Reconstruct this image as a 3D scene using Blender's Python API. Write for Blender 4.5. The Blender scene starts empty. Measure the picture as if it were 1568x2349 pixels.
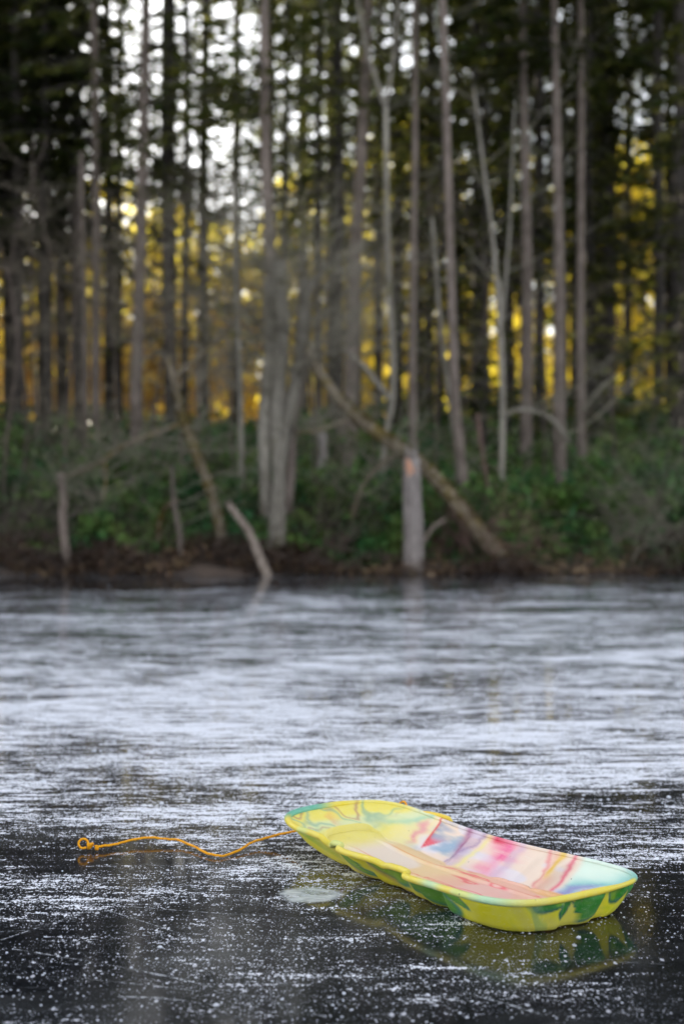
import bpy, math, random
import numpy as np

R = math.radians
rng = np.random.default_rng(7)
random.seed(7)
COL = bpy.context.scene.collection
SC = bpy.context.scene

# ------------------------------------------------------------------ camera
HZ = 1155.3            # horizon row of the photograph (1568 px wide scale)
FPX = 3262.0           # focal length in the same pixels (50 mm on 36 mm tall film)
cam = bpy.data.cameras.new('camera')
cam.sensor_fit = 'VERTICAL'
cam.sensor_height = 36.0
cam.lens = 50.0
cam.clip_start = 0.05
cam.clip_end = 1500.0
cam.dof.use_dof = True
cam.dof.focus_distance = 3.72
cam.dof.aperture_fstop = 2.1
cam_o = bpy.data.objects.new('camera', cam)
cam_o.location = (0, 0, 1.0)
cam_o.rotation_euler = (R(90 - 0.336), 0, 0)
COL.objects.link(cam_o)
SC.camera = cam_o

# ------------------------------------------------------------------ sky and sun
SUN_EL, SUN_ROT = 15.0, -38.0
world = bpy.data.worlds.new("World")
SC.world = world
world.use_nodes = True
wn = world.node_tree
sky = wn.nodes.new('ShaderNodeTexSky')
sky.sky_type = 'NISHITA'
sky.sun_disc = False
sky.sun_elevation = R(SUN_EL)
sky.sun_rotation = R(SUN_ROT)
sky.air_density = 1.0
sky.dust_density = 2.5
sky.ozone_density = 1.5
hs = wn.nodes.new('ShaderNodeHueSaturation')
hs.inputs['Saturation'].default_value = 0.30
hs.inputs['Value'].default_value = 1.0
wn.links.new(sky.outputs[0], hs.inputs['Color'])
bg = wn.nodes['Background']
bg.inputs[1].default_value = 0.15
wn.links.new(hs.outputs[0], bg.inputs[0])

sun = bpy.data.lights.new('sun', 'SUN')
sun.energy = 5.0
sun.angle = R(0.5)
sun.color = (1.0, 0.90, 0.74)
sun_o = bpy.data.objects.new('sun', sun)
sun_o.rotation_euler = (R(SUN_EL - 90), 0, R(-SUN_ROT))
sun_o.location = (-30, 40, 40)
COL.objects.link(sun_o)

SC.view_settings.view_transform = 'Standard'
SC.view_settings.look = 'None'
SC.view_settings.gamma = 1.0
SC.view_settings.exposure = 2.05

cy = SC.cycles
cy.max_bounces = 6
cy.diffuse_bounces = 3
cy.glossy_bounces = 3
cy.transmission_bounces = 3
cy.transparent_max_bounces = 8
cy.use_adaptive_sampling = True
cy.adaptive_threshold = 0.012
cy.use_denoising = True
cy.sample_clamp_indirect = 6.0


# ------------------------------------------------------------------ helpers
def P(px, py, d):
    """point at depth d (metres from the camera) seen at a place of the photograph"""
    return np.array([(px - 784.0) / FPX * d, d, 1.0 + (HZ - py) / FPX * d])


def mesh_obj(name, verts, faces, mat=None, parent=None, smooth=True, col=None, mats=None, midx=None):
    me = bpy.data.meshes.new(name)
    v = np.asarray(verts, dtype=np.float32)
    if isinstance(faces, np.ndarray):
        n, k = faces.shape
        me.vertices.add(len(v)); me.vertices.foreach_set('co', v.ravel())
        me.loops.add(n * k); me.loops.foreach_set('vertex_index', faces.astype(np.int32).ravel())
        me.polygons.add(n)
        me.polygons.foreach_set('loop_start', np.arange(0, n * k, k, dtype=np.int32))
        me.polygons.foreach_set('loop_total', np.full(n, k, dtype=np.int32))
        me.update(calc_edges=True)
    else:
        me.from_pydata(v.tolist(), [], faces)
    if smooth:
        me.polygons.foreach_set('use_smooth', np.ones(len(me.polygons), dtype=bool))
    if col is not None:
        at = me.color_attributes.new('tint', 'FLOAT_COLOR', 'POINT')
        c = np.ones((len(v), 4), dtype=np.float32); c[:, :3] = col
        at.data.foreach_set('color', c.ravel())
    if mats:
        for m in mats: me.materials.append(m)
        me.polygons.foreach_set('material_index', np.asarray(midx, dtype=np.int32))
    elif mat:
        me.materials.append(mat)
    me.validate()
    o = bpy.data.objects.new(name, me)
    COL.objects.link(o)
    if parent is not None: o.parent = parent
    return o


def empty(name, loc=(0, 0, 0), rz=0.0):
    o = bpy.data.objects.new(name, None)
    o.empty_display_size = 0.2
    o.location = loc
    o.rotation_euler = (0, 0, rz)
    COL.objects.link(o)
    return o


def tag(o, label=None, cat=None, group=None, kind=None):
    if label: o['label'] = label
    if cat: o['category'] = cat
    if group: o['group'] = group
    if kind: o['kind'] = kind
    return o


class MB:
    """collects quads (as numpy blocks) for one mesh"""
    def __init__(s): s.v, s.f, s.n = [], [], 0
    def add(s, v, f):
        v = np.asarray(v, float); f = np.asarray(f, int)
        s.v.append(v); s.f.append(f + s.n); s.n += len(v)
    def tube(s, pts, rad, seg=8, rough=0.0, cap=True, r=None):
        pts = np.asarray(pts, float); rad = np.asarray(rad, float)
        n = len(pts)
        if np.ndim(rad) == 0: rad = np.full(n, float(rad))
        t = np.gradient(pts, axis=0)
        t /= np.linalg.norm(t, axis=1, keepdims=True) + 1e-9
        ref = np.array([0., 1., 0.]) if abs(t[0][1]) < .8 else np.array([1., 0, 0])
        a = np.cross(t, ref); a /= np.linalg.norm(a, axis=1, keepdims=True) + 1e-9
        b = np.cross(t, a)
        th = np.linspace(0, 2 * np.pi, seg, endpoint=False)
        rr = np.repeat(rad[:, None], seg, 1)
        if rough > 0:
            g = r if r is not None else rng
            rr = rr * (1 + rough * (g.random(rr.shape) - .5))
        v = pts[:, None] + rr[..., None] * (np.cos(th)[None, :, None] * a[:, None] + np.sin(th)[None, :, None] * b[:, None])
        i = np.arange(n - 1)[:, None] * seg; j = np.arange(seg)[None]; k = (j + 1) % seg
        f = np.stack([i + j, i + k, i + seg + k, i + seg + j], -1).reshape(-1, 4)
        v = v.reshape(-1, 3)
        if cap:
            m = len(v)
            v = np.vstack([v, pts[:1], pts[-1:]])
            l = (n - 1) * seg
            f0 = [[m, (q + 1) % seg, q, m] for q in range(seg)]
            # caps as quads made of two neighbouring fan triangles
            f0 = [[m, (q + 2) % seg, (q + 1) % seg, q] for q in range(0, seg - seg % 2, 2)]
            f1 = [[m + 1, l + q, l + (q + 1) % seg, l + (q + 2) % seg] for q in range(0, seg - seg % 2, 2)]
            f = np.vstack([f, f0, f1])
        s.add(v, f)
    def quads(s, c, a, b):
        """quads centred at c with half axes a, b"""
        n = len(c)
        v = np.stack([c - a, c - b, c + a, c + b], 1).reshape(-1, 3)     # leaf-like lozenges
        f = np.arange(n * 4).reshape(n, 4)
        s.add(v, f)
    def data(s): return np.vstack(s.v), np.vstack(s.f)
    def build(s, name, mat, parent=None, smooth=True, col=None):
        v, f = s.data()
        return mesh_obj(name, v, f, mat, parent, smooth, col)


def vnoise(p, seed=0, scale=1.0):
    """smooth value noise in 2-D or 3-D, 0..1"""
    p = np.asarray(p, float) * scale
    i = np.floor(p).astype(np.int64); f = p - i
    f = f * f * (3 - 2 * f)
    d = p.shape[-1]
    out = 0
    for c in range(2 ** d):
        w = 1.0; h = np.full(p.shape[:-1], seed * 1013 + 12345, dtype=np.int64)
        for k in range(d):
            bit = (c >> k) & 1
            h = (h ^ ((i[..., k] + bit) * [374761393, 668265263, 2147483647][k])) * 1274126177 & 0xffffffffffff
            w = w * (f[..., k] if bit else 1 - f[..., k])
        h = (h ^ (h >> 17)) * 2246822519 & 0xffffffffffff
        h = h ^ (h >> 15)
        out = out + w * ((h & 0xffff) / 65535.0)
    return out


def fbm(p, seed=0, scale=1.0, oct=3):
    o, a, t = 0, 1.0, 0
    for k in range(oct):
        o = o + a * vnoise(p, seed + k * 7, scale * 2 ** k); t += a; a *= .5
    return o / t


def ss(a, b, x):
    t = np.clip((x - a) / (b - a), 0, 1)
    return t * t * (3 - 2 * t)


# ------------------------------------------------------------------ materials
class NT:
    def __init__(s, name):
        s.m = bpy.data.materials.new(name); s.m.use_nodes = True
        s.t = s.m.node_tree
        s.bsdf = s.t.nodes['Principled BSDF']; s.out = s.t.nodes['Material Output']
    def n(s, typ, **k):
        x = s.t.nodes.new(typ)
        for a, b in k.items(): setattr(x, a, b)
        return x
    def l(s, a, b): s.t.links.new(a, b)
    def setin(s, node, name, v):
        if hasattr(v, 'is_linked') or isinstance(v, bpy.types.NodeSocket): s.l(v, node.inputs[name])
        else: node.inputs[name].default_value = v
    def math(s, op, a, b=None, c=None, clamp=False):
        x = s.n('ShaderNodeMath', operation=op, use_clamp=clamp)
        for i, v in enumerate((a, b, c)):
            if v is not None: s.setin(x, i, v)
        return x.outputs[0]
    def noise(s, vec, scale, detail=2.0, rough=.5, dist=0.0):
        x = s.n('ShaderNodeTexNoise'); s.l(vec, x.inputs['Vector'])
        x.inputs['Scale'].default_value = scale; x.inputs['Detail'].default_value = detail
        x.inputs['Roughness'].default_value = rough; x.inputs['Distortion'].default_value = dist
        return x.outputs['Fac']
    def vor(s, vec, scale, feature='F1', rnd=1.0):
        x = s.n('ShaderNodeTexVoronoi', feature=feature); s.l(vec, x.inputs['Vector'])
        x.inputs['Scale'].default_value = scale; x.inputs['Randomness'].default_value = rnd
        return x
    def mapr(s, v, a, b, c=0.0, d=1.0, smooth=True):
        x = s.n('ShaderNodeMapRange', interpolation_type='SMOOTHSTEP' if smooth else 'LINEAR')
        s.setin(x, 0, v)
        for i, q in enumerate((a, b, c, d)): s.setin(x, i + 1, q)
        return x.outputs[0]
    def mix(s, fac, a, b):
        x = s.n('ShaderNodeMix', data_type='RGBA')
        s.setin(x, 0, fac)
        for i, v in ((6, a), (7, b)):
            if isinstance(v, tuple): x.inputs[i].default_value = (*v, 1) if len(v) == 3 else v
            else: s.l(v, x.inputs[i])
        return x.outputs[2]
    def mapping(s, vec, scale=(1, 1, 1), rot=(0, 0, 0), loc=(0, 0, 0)):
        x = s.n('ShaderNodeMapping'); s.l(vec, x.inputs[0])
        x.inputs['Scale'].default_value = scale; x.inputs['Rotation'].default_value = rot; x.inputs['Location'].default_value = loc
        return x.outputs[0]
    def bump(s, h, strength=.5, dist=.01):
        x = s.n('ShaderNodeBump'); s.l(h, x.inputs['Height'])
        x.inputs['Strength'].default_value = strength; x.inputs['Distance'].default_value = dist
        s.l(x.outputs[0], s.bsdf.inputs['Normal']); return x


def bark_mat(name, c1, c2, moss=None, moss_amt=0.0):
    m = NT(name)
    co = m.n('ShaderNodeTexCoord').outputs['Object']
    v = m.mapping(co, (1, 1, .18))
    n1 = m.noise(v, 22, 4, .65)
    n2 = m.noise(co, 1.3, 3, .6)
    c = m.mix(m.mapr(n1, .32, .68), c1, c2)
    c = m.mix(m.mapr(n2, .45, .7, 0, .55), c, tuple(x * 1.25 for x in c2))
    if moss:
        n3 = m.noise(co, 2.2, 3, .6)
        c = m.mix(m.mapr(n3, .62 - moss_amt * .5, .74 - moss_amt * .5, 0, .9), c, moss)
    info = m.n('ShaderNodeObjectInfo')
    hv = m.n('ShaderNodeHueSaturation'); m.l(c, hv.inputs['Color'])
    m.l(m.mapr(info.outputs['Random'], 0, 1, .78, 1.2, False), hv.inputs['Value'])
    m.l(hv.outputs[0], m.bsdf.inputs['Base Color'])
    m.bsdf.inputs['Roughness'].default_value = .9
    m.bump(n1, .8, .03)
    return m.m


def leaf_mat(name, ca, cb, trans=.35, tcol=None, sc=.7, rough=.55):
    m = NT(name)
    co = m.n('ShaderNodeTexCoord').outputs['Object']
    g = m.n('ShaderNodeNewGeometry')
    c = m.mix(m.mapr(m.noise(co, sc, 2), .35, .65), ca, cb)
    hv = m.n('ShaderNodeHueSaturation'); m.l(c, hv.inputs['Color'])
    m.l(m.mapr(g.outputs['Random Per Island'], 0, 1, .6, 1.4, False), hv.inputs['Value'])
    m.l(m.mapr(g.outputs['Random Per Island'], 0, 1, .48, .52, False), hv.inputs['Hue'])
    c = hv.outputs[0]
    m.l(c, m.bsdf.inputs['Base Color']); m.bsdf.inputs['Roughness'].default_value = rough
    m.bsdf.inputs['Specular IOR Level'].default_value = .12
    tr = m.n('ShaderNodeBsdfTranslucent')
    if tcol: m.l(m.mix(.5, c, tcol), tr.inputs[0])
    else: m.l(c, tr.inputs[0])
    mx = m.n('ShaderNodeMixShader'); mx.inputs[0].default_value = trans
    m.l(m.bsdf.outputs[0], mx.inputs[1]); m.l(tr.outputs[0], mx.inputs[2]); m.l(mx.outputs[0], m.out.inputs[0])
    return m.m


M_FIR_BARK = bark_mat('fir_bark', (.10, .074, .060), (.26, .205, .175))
M_PALE_BARK = bark_mat('pale_alder_bark', (.14, .12, .095), (.30, .27, .225), (.10, .09, .035), .08)
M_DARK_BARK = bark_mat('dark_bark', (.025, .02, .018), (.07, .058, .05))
M_MOSS_BARK = bark_mat('mossy_bark', (.09, .068, .042), (.23, .185, .13), (.12, .085, .016), .22)
M_SNAG = bark_mat('dead_wood', (.15, .125, .115), (.30, .26, .245))
M_LOG = bark_mat('broken_log_wood', (.10, .075, .058), (.25, .20, .165))
M_VEIL = bark_mat('grey_brown_twig', (.09, .07, .05), (.23, .19, .14))
M_POLE = bark_mat('brown_rotten_wood', (.07, .052, .042), (.20, .155, .13))
M_REDBARK = bark_mat('reddish_bark', (.09, .05, .04), (.2, .12, .10))
M_SCAR = bark_mat('fresh_orange_wood', (.55, .25, .14), (.7, .36, .22))
M_TWIG = bark_mat('lichen_twig', (.11, .095, .07), (.26, .235, .18))
M_DTWIG = bark_mat('brown_twig', (.045, .032, .026), (.11, .08, .065))
M_FIR = leaf_mat('fir_needles', (.014, .03, .011), (.042, .056, .016), .4, (.13, .13, .025))
M_HEM = leaf_mat('hemlock_needles', (.04, .07, .02), (.10, .105, .028), .5, (.20, .20, .04))
M_GOLD = leaf_mat('golden_leaves', (.78, .58, .04), (.60, .54, .06), .64, (.95, .86, .10))
M_ORNG = leaf_mat('orange_leaves', (.80, .54, .10), (.84, .66, .20), .62, (.95, .74, .25))
M_YGRN = leaf_mat('yellow_green_leaves', (.3, .3, .03), (.45, .36, .03), .55, (.7, .6, .04))
M_SALAL = leaf_mat('undergrowth_leaves', (.028, .095, .03), (.13, .19, .05), .28, None, 1.6, .4)
M_BGREEN = leaf_mat('bright_bush_leaves', (.05, .11, .02), (.11, .17, .035), .3, None, 1.5, .45)


def ground_mat():
    m = NT('forest_floor')
    co = m.n('ShaderNodeTexCoord').outputs['Object']
    n1 = m.noise(co, 2.5, 5, .65); n2 = m.noise(co, .35, 3)
    c = m.mix(m.mapr(n1, .35, .65), (.02, .014, .011), (.075, .05, .036))
    sp = m.n('ShaderNodeSeparateXYZ'); m.l(co, sp.inputs[0])
    c = m.mix(m.math('MULTIPLY', m.mapr(n2, .45, .6, 0, .7), m.mapr(sp.outputs[1], 22, 24)), c, (.025, .04, .016))
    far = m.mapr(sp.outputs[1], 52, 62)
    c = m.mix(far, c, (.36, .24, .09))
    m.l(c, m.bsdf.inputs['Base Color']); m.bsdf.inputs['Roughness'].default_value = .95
    m.bump(n1, 1, .1)
    return m.m


def ice_mat():
    m = NT('dusted_ice')
    co = m.n('ShaderNodeTexCoord').outputs['Object']
    sp = m.n('ShaderNodeSeparateXYZ'); m.l(co, sp.inputs[0])
    X, Y = sp.outputs[0], sp.outputs[1]
    # how much powder lies at a distance from the shore (blown off near the edges)
    ramp = m.n('ShaderNodeFloatCurve')
    cv = ramp.mapping.curves[0]
    pts = [(0, .06), (2.6, .12), (3.3, .21), (3.8, .31), (4.4, .43), (5.0, .51), (6, .56), (7.5, .55), (9, .50), (10.5, .43), (12, .38), (14, .35), (16, .25), (17.5, .06), (20, .0)]
    while len(cv.points) < len(pts): cv.points.new(.5, .5)
    for p, (a, b) in zip(cv.points, pts): p.location = (a / 20, b)
    ramp.mapping.update()
    m.l(m.math('DIVIDE', m.math('ADD', Y, m.math('MULTIPLY', X, -.12)), 20.0), ramp.inputs['Value'])
    cov = ramp.outputs[0]
    # streaks that the wind and skates leave, almost across the view
    st1 = m.noise(m.mapping(co, (.8, 2.4, 1), (0, 0, R(-9))), 1.3, 4, .65, .6)
    st2 = m.noise(m.mapping(co, (1.8, 11.0, 1), (0, 0, R(-8))), 2.0, 5, .68, .5)
    sa = m.mapr(Y, 3.2, 5.6, .40, 1.0)
    st3 = m.noise(m.mapping(co, (3.0, 17.0, 1), (0, 0, R(-3))), 3.8, 3, .65, .3)
    big = m.noise(m.mapping(co, (.55, 1.1, 1), (0, 0, R(14))), .9, 3, .55, 1.6)
    a = m.math('ADD', cov, m.math('MULTIPLY', m.math('SUBTRACT', big, .5), m.mapr(Y, 3.0, 5.6, .7, 1.25)))
    a = m.math('ADD', a, m.math('MULTIPLY', m.math('SUBTRACT', st1, .5), .9))
    a = m.math('ADD', a, m.math('MULTIPLY', m.math('MULTIPLY', m.math('SUBTRACT', st2, .5), 1.9), sa))
    a = m.math('ADD', a, m.math('MULTIPLY', m.math('MULTIPLY', m.math('SUBTRACT', st3, .5), 1.3), sa))
    # fine grains, several sizes
    g1 = m.noise(m.mapping(co, (1, .55, 1)), 190, 2, .7)
    g2 = m.noise(m.mapping(co, (.9, .7, 1), (0, 0, .2)), 66, 3, .7)
    g3 = m.noise(m.mapping(co, (.5, 1.2, 1)), 17, 3, .6)
    g = m.math('ADD', m.math('ADD', m.math('MULTIPLY', g1, .40), m.math('MULTIPLY', g2, .38)), m.math('MULTIPLY', g3, .22))
    gu = m.mapr(g, .34, .66, 1, 0, False)       # threshold field 0..1
    mask = m.mapr(m.math('SUBTRACT', a, gu), -.05, .10)
    # isolated crumbs
    v1 = m.vor(m.mapping(co, (1.2, .55, 1), (0, 0, .1)), 130)
    rnd = m.n('ShaderNodeSeparateColor'); m.l(v1.outputs['Color'], rnd.inputs[0])
    rad = m.math('MULTIPLY', m.math('POWER', rnd.outputs[0], 3.0), m.mapr(a, -.1, .6, .10, .55, False))
    cr = m.mapr(m.math('SUBTRACT', rad, v1.outputs['Distance']), -.02, .06)
    v2 = m.vor(m.mapping(co, (1.25, .6, 1), (0, 0, -.1)), 48)
    rnd2 = m.n('ShaderNodeSeparateColor'); m.l(v2.outputs['Color'], rnd2.inputs[0])
    rad2 = m.math('MULTIPLY', m.math('POWER', rnd2.outputs[1], 14.0), .36)
    edge = m.math('MULTIPLY', m.math('SUBTRACT', g1, .5), .35)
    cr2 = m.mapr(m.math('SUBTRACT', m.math('ADD', rad2, edge), v2.outputs['Distance']), -.02, .08)
    mask = m.math('MAXIMUM', mask, m.math('MULTIPLY', cr, .5))
    mask = m.math('MAXIMUM', mask, m.math('MULTIPLY', cr2, .55))
    dust = m.math('MULTIPLY', m.mapr(g1, .52, .76), m.mapr(a, -.1, .6, .0, .5))
    mask = m.math('MAXIMUM', mask, dust)
    haze = m.math('MULTIPLY', m.mapr(a, .1, 1.1), m.mapr(Y, 3.4, 8, .05, .42))           # thin frost film
    mask = m.math('MAXIMUM', mask, haze)
    # the clear ice below: dark water, milky clouds and brown patches of lake bed
    cl = m.noise(m.mapping(co, (.7, 1, 1)), 2.2, 4, .6, .8)
    br = m.noise(co, 1.15, 2, .5, .3)
    base = m.mix(m.mapr(cl, .5, .8), (.0045, .0055, .008), (.05, .053, .055))
    base = m.mix(m.mapr(br, .62, .74, 0, .6), base, (.05, .036, .01))
    m.l(base, m.bsdf.inputs['Base Color'])
    m.l(m.mapr(cl, .3, .7, .06, .13), m.bsdf.inputs['Roughness'])
    m.bsdf.inputs['IOR'].default_value = 1.42
    b0 = m.n('ShaderNodeBump'); m.l(m.noise(m.mapping(co, (1, 1.6, 1)), 9, 3, .55), b0.inputs['Height'])
    b0.inputs['Strength'].default_value = .06; b0.inputs['Distance'].default_value = .003
    m.l(b0.outputs[0], m.bsdf.inputs['Normal'])
    sn = m.n('ShaderNodeBsdfPrincipled')
    sn.inputs['Base Color'].default_value = (.70, .715, .78, 1)
    sn.inputs['Roughness'].default_value = .75
    b1 = m.n('ShaderNodeBump'); m.l(g, b1.inputs['Height'])
    b1.inputs['Strength'].default_value = .6; b1.inputs['Distance'].default_value = .006
    m.l(b1.outputs[0], sn.inputs['Normal'])
    mx = m.n('ShaderNodeMixShader')
    m.l(mask, mx.inputs[0]); m.l(m.bsdf.outputs[0], mx.inputs[1]); m.l(sn.outputs[0], mx.inputs[2])
    m.l(mx.outputs[0], m.out.inputs[0])
    return m.m


def snow_mat(name='snow_crumb', col=(.8, .82, .87)):
    m = NT(name)
    co = m.n('ShaderNodeTexCoord').outputs['Object']
    m.l(m.mix(m.noise(co, 60, 2), tuple(c * .9 for c in col), col), m.bsdf.inputs['Base Color'])
    m.bsdf.inputs['Roughness'].default_value = .7
    return m.m


M_SNOW = snow_mat('snow_crumb', (.58, .60, .66))


def scratch_mat():
    m = NT('scratch_powder')
    co = m.n('ShaderNodeTexCoord').outputs['Object']
    n = m.noise(co, 75, 3, .7); n2 = m.noise(co, 3.5, 2)
    m.bsdf.inputs['Base Color'].default_value = (.72, .75, .8, 1)
    m.bsdf.inputs['Roughness'].default_value = .7
    m.l(m.math('MULTIPLY', m.mapr(n, .36, .62), m.mapr(n2, .35, .65, .08, .62)), m.bsdf.inputs['Alpha'])
    return m.m


# ------------------------------------------------------------------ ground and ice
def gz(x, y):
    """height of the forest ground"""
    x = np.asarray(x, float); y = np.asarray(y, float)
    s = 19.9 + .35 * np.sin(x * .55) + .25 * np.sin(x * 1.7 + 1) + .18 * np.sin(x * 4.3 + .5)
    h = -.10 + .42 * ss(s - .1, s + 1.3, y) + .95 * ss(s + 1.2, s + 8, y) + (.055 + .040 * ss(-3, 6, x)) * np.clip(y - s - 7, 0, 42)
    h = h + .22 * (fbm(np.stack([x, y], -1), 3, .35) - .5) * ss(s + .2, s + 2, y)
    return h


def build_ground():
    xs = np.concatenate([np.linspace(-420, -32, 14), np.linspace(-30, 30, 151), np.linspace(32, 420, 14)])
    ys = np.concatenate([np.linspace(18.5, 32, 68), np.linspace(32.5, 70, 60), np.linspace(75, 700, 18)])
    X, Y = np.meshgrid(xs, ys)
    Z = gz(X, Y)
    v = np.stack([X, Y, Z], -1).reshape(-1, 3)
    nx, ny = len(xs), len(ys)
    i = np.arange(ny - 1)[:, None] * nx + np.arange(nx - 1)[None]
    f = np.stack([i, i + 1, i + nx + 1, i + nx], -1).reshape(-1, 4)
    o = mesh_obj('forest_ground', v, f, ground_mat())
    tag(o, kind='structure')
    v = np.array([(-420, -200, 0), (420, -200, 0), (420, 21.2, 0), (-420, 21.2, 0)], float)
    o = mesh_obj('frozen_lake', v, np.array([[0, 1, 2, 3]]), ice_mat(), smooth=False)
    tag(o, kind='structure')


build_ground()


# ------------------------------------------------------------------ the sled
SL = dict(a=.6206, cx=.5866, cy=3.3194, L=1.0908)
WP = np.polyfit([0, .33, .67, 1], [.2898, .2359, .2196, .3386], 3)
ZP = np.polyfit([0, .33, .67, 1], [.0856, .0774, .0822, .1059], 3)
NTH = 900


def sled_curve(which, th):
    L = SL['L']
    c, s = np.cos(th), np.sin(th)
    L0, L1 = (0, L) if which == 0 else (.055, L - .0271)
    mm = (L0 + L1) / 2; hl = (L1 - L0) / 2
    e = np.where(c > 0, .7329, .5261)
    l = mm + hl * np.sign(c) * np.abs(c) ** e
    u = l / L
    w = np.polyval(WP, u)
    if which: w = w - (.0555 + .022 * u)
    t = w * np.sign(s) * np.abs(s) ** e
    z = np.polyval(ZP, u) if which == 0 else .0593 * np.clip((l - .6386) / (L1 - .6386), 0, 1) ** 2
    return np.stack([l, t, z], -1)


def bumpf(x, c, w):
    return np.exp(-((x - c) / w) ** 2)


def mixc(c, col, k):
    k = np.clip(k, 0, 1)[..., None]
    return c * (1 - k) + np.array(col) * k


YEL = (.90, .82, .05); CREAM = (.86, .78, .50); TEAL = (.04, .42, .36); DTEAL = (.0, .16, .17); GRN = (.02, .30, .05)
PINK = (.82, .36, .42); RED = (.72, .05, .09); PURP = (.38, .22, .45); LBLU = (.60, .76, .74); ORG = (.86, .45, .16); LIME = (.45, .62, .04)


def band(x, c, w):
    return np.exp(-((x - c) / w) ** 2)


def outer_color(l, t, h, near, stern):
    """l along sled, h 0 bottom..1 rim, near: weight of the near side, stern: weight of the stern wall"""
    q = np.stack([l * 3.2 + t * 3.2, h * .55 + l], -1)
    w1 = fbm(q, 5, 2.2) - .5; w2 = fbm(q, 9, 2.6) - .5
    c = np.broadcast_to(np.array(YEL), l.shape + (3,)).copy()
    c = mixc(c, LIME, .75 * ss(.5, .72, fbm(np.stack([l * 5 - h * .8, t * 5 + h], -1), 21, 1.3)))
    c = mixc(c, (.8, .72, .2), .7 * ss(.5, .7, fbm(np.stack([l * 6, t * 6 + h * .4], -1), 22, 1.6)))
    # stern wall: green lobes hanging from the rim, outlined dark teal
    drop = np.zeros_like(t)
    for tc, wd, dp, pw in ((-.118, .05, .26, 1.8), (-.055, .038, .52, 1.5), (.030, .050, .74, 3.2), (.122, .032, .44, 2.0), (.195, .050, .54, 3.0)):
        drop = np.maximum(drop, dp * (1 - np.clip(np.abs(t - tc + w1 * .05 + (1 - h) * .018) / wd, 0, 1) ** pw))
    drop = drop * 1.3 + w2 * .22
    edge = (1 - h) - drop
    ins = ss(.02, -.02, edge) * stern * ss(-.2, -.15, t)
    c = mixc(c, GRN, ins * .95)
    c = mixc(c, LIME, ins * ss(.52, .66, fbm(np.stack([t * 20, h * 1.2], -1), 33, 1.5)) * .6)
    c = mixc(c, DTEAL, band(edge, -.03, .06) * stern * ss(-.19, -.16, t) * ss(.02, .08, drop) * .95)
    st = fbm(np.stack([t * 26 + h * 1.5, h * .7], -1), 41, 1.4)
    c = mixc(c, (.3, .5, .25), .6 * ss(.55, .72, st) * stern * ss(.0, -.15, t))
    # near wall: lobes and slanting teal strokes
    for lc, wd, dp in ((.40, .105, 1.0), (.575, .07, .72), (.735, .026, .85), (.26, .035, .5)):
        e2 = ((l - lc - (1 - h) * -.10 + w1 * .06) / wd) ** 2 + ((1 - h) / dp) ** 2
        c = mixc(c, (.10, .42, .06) if lc < .5 else (.25, .5, .05), ss(1.05, .8, e2) * near * .85)
        c = mixc(c, (.0, .28, .24), band(e2, 1.0, .20) * near * .9)
    c = mixc(c, (.55, .38, .16), band(l - .60 + (1 - h) * .14, .05, .022) * near * .75)
    e3 = np.abs(l - .775 + (1 - h) * .02) / .028 + (1 - h) / .62
    c = mixc(c, (.33, .30, .03), ss(1.05, .9, e3) * near); c = mixc(c, (.65, .02, .03), band(e3, 1.0, .14) * near * ss(.9, .6, h))
    c = mixc(c, (.5, .35, .25), band(l - .77 + (1 - h) * .1, .0, .012) * near * ss(.5, .2, h) * .8)
    return c


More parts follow.
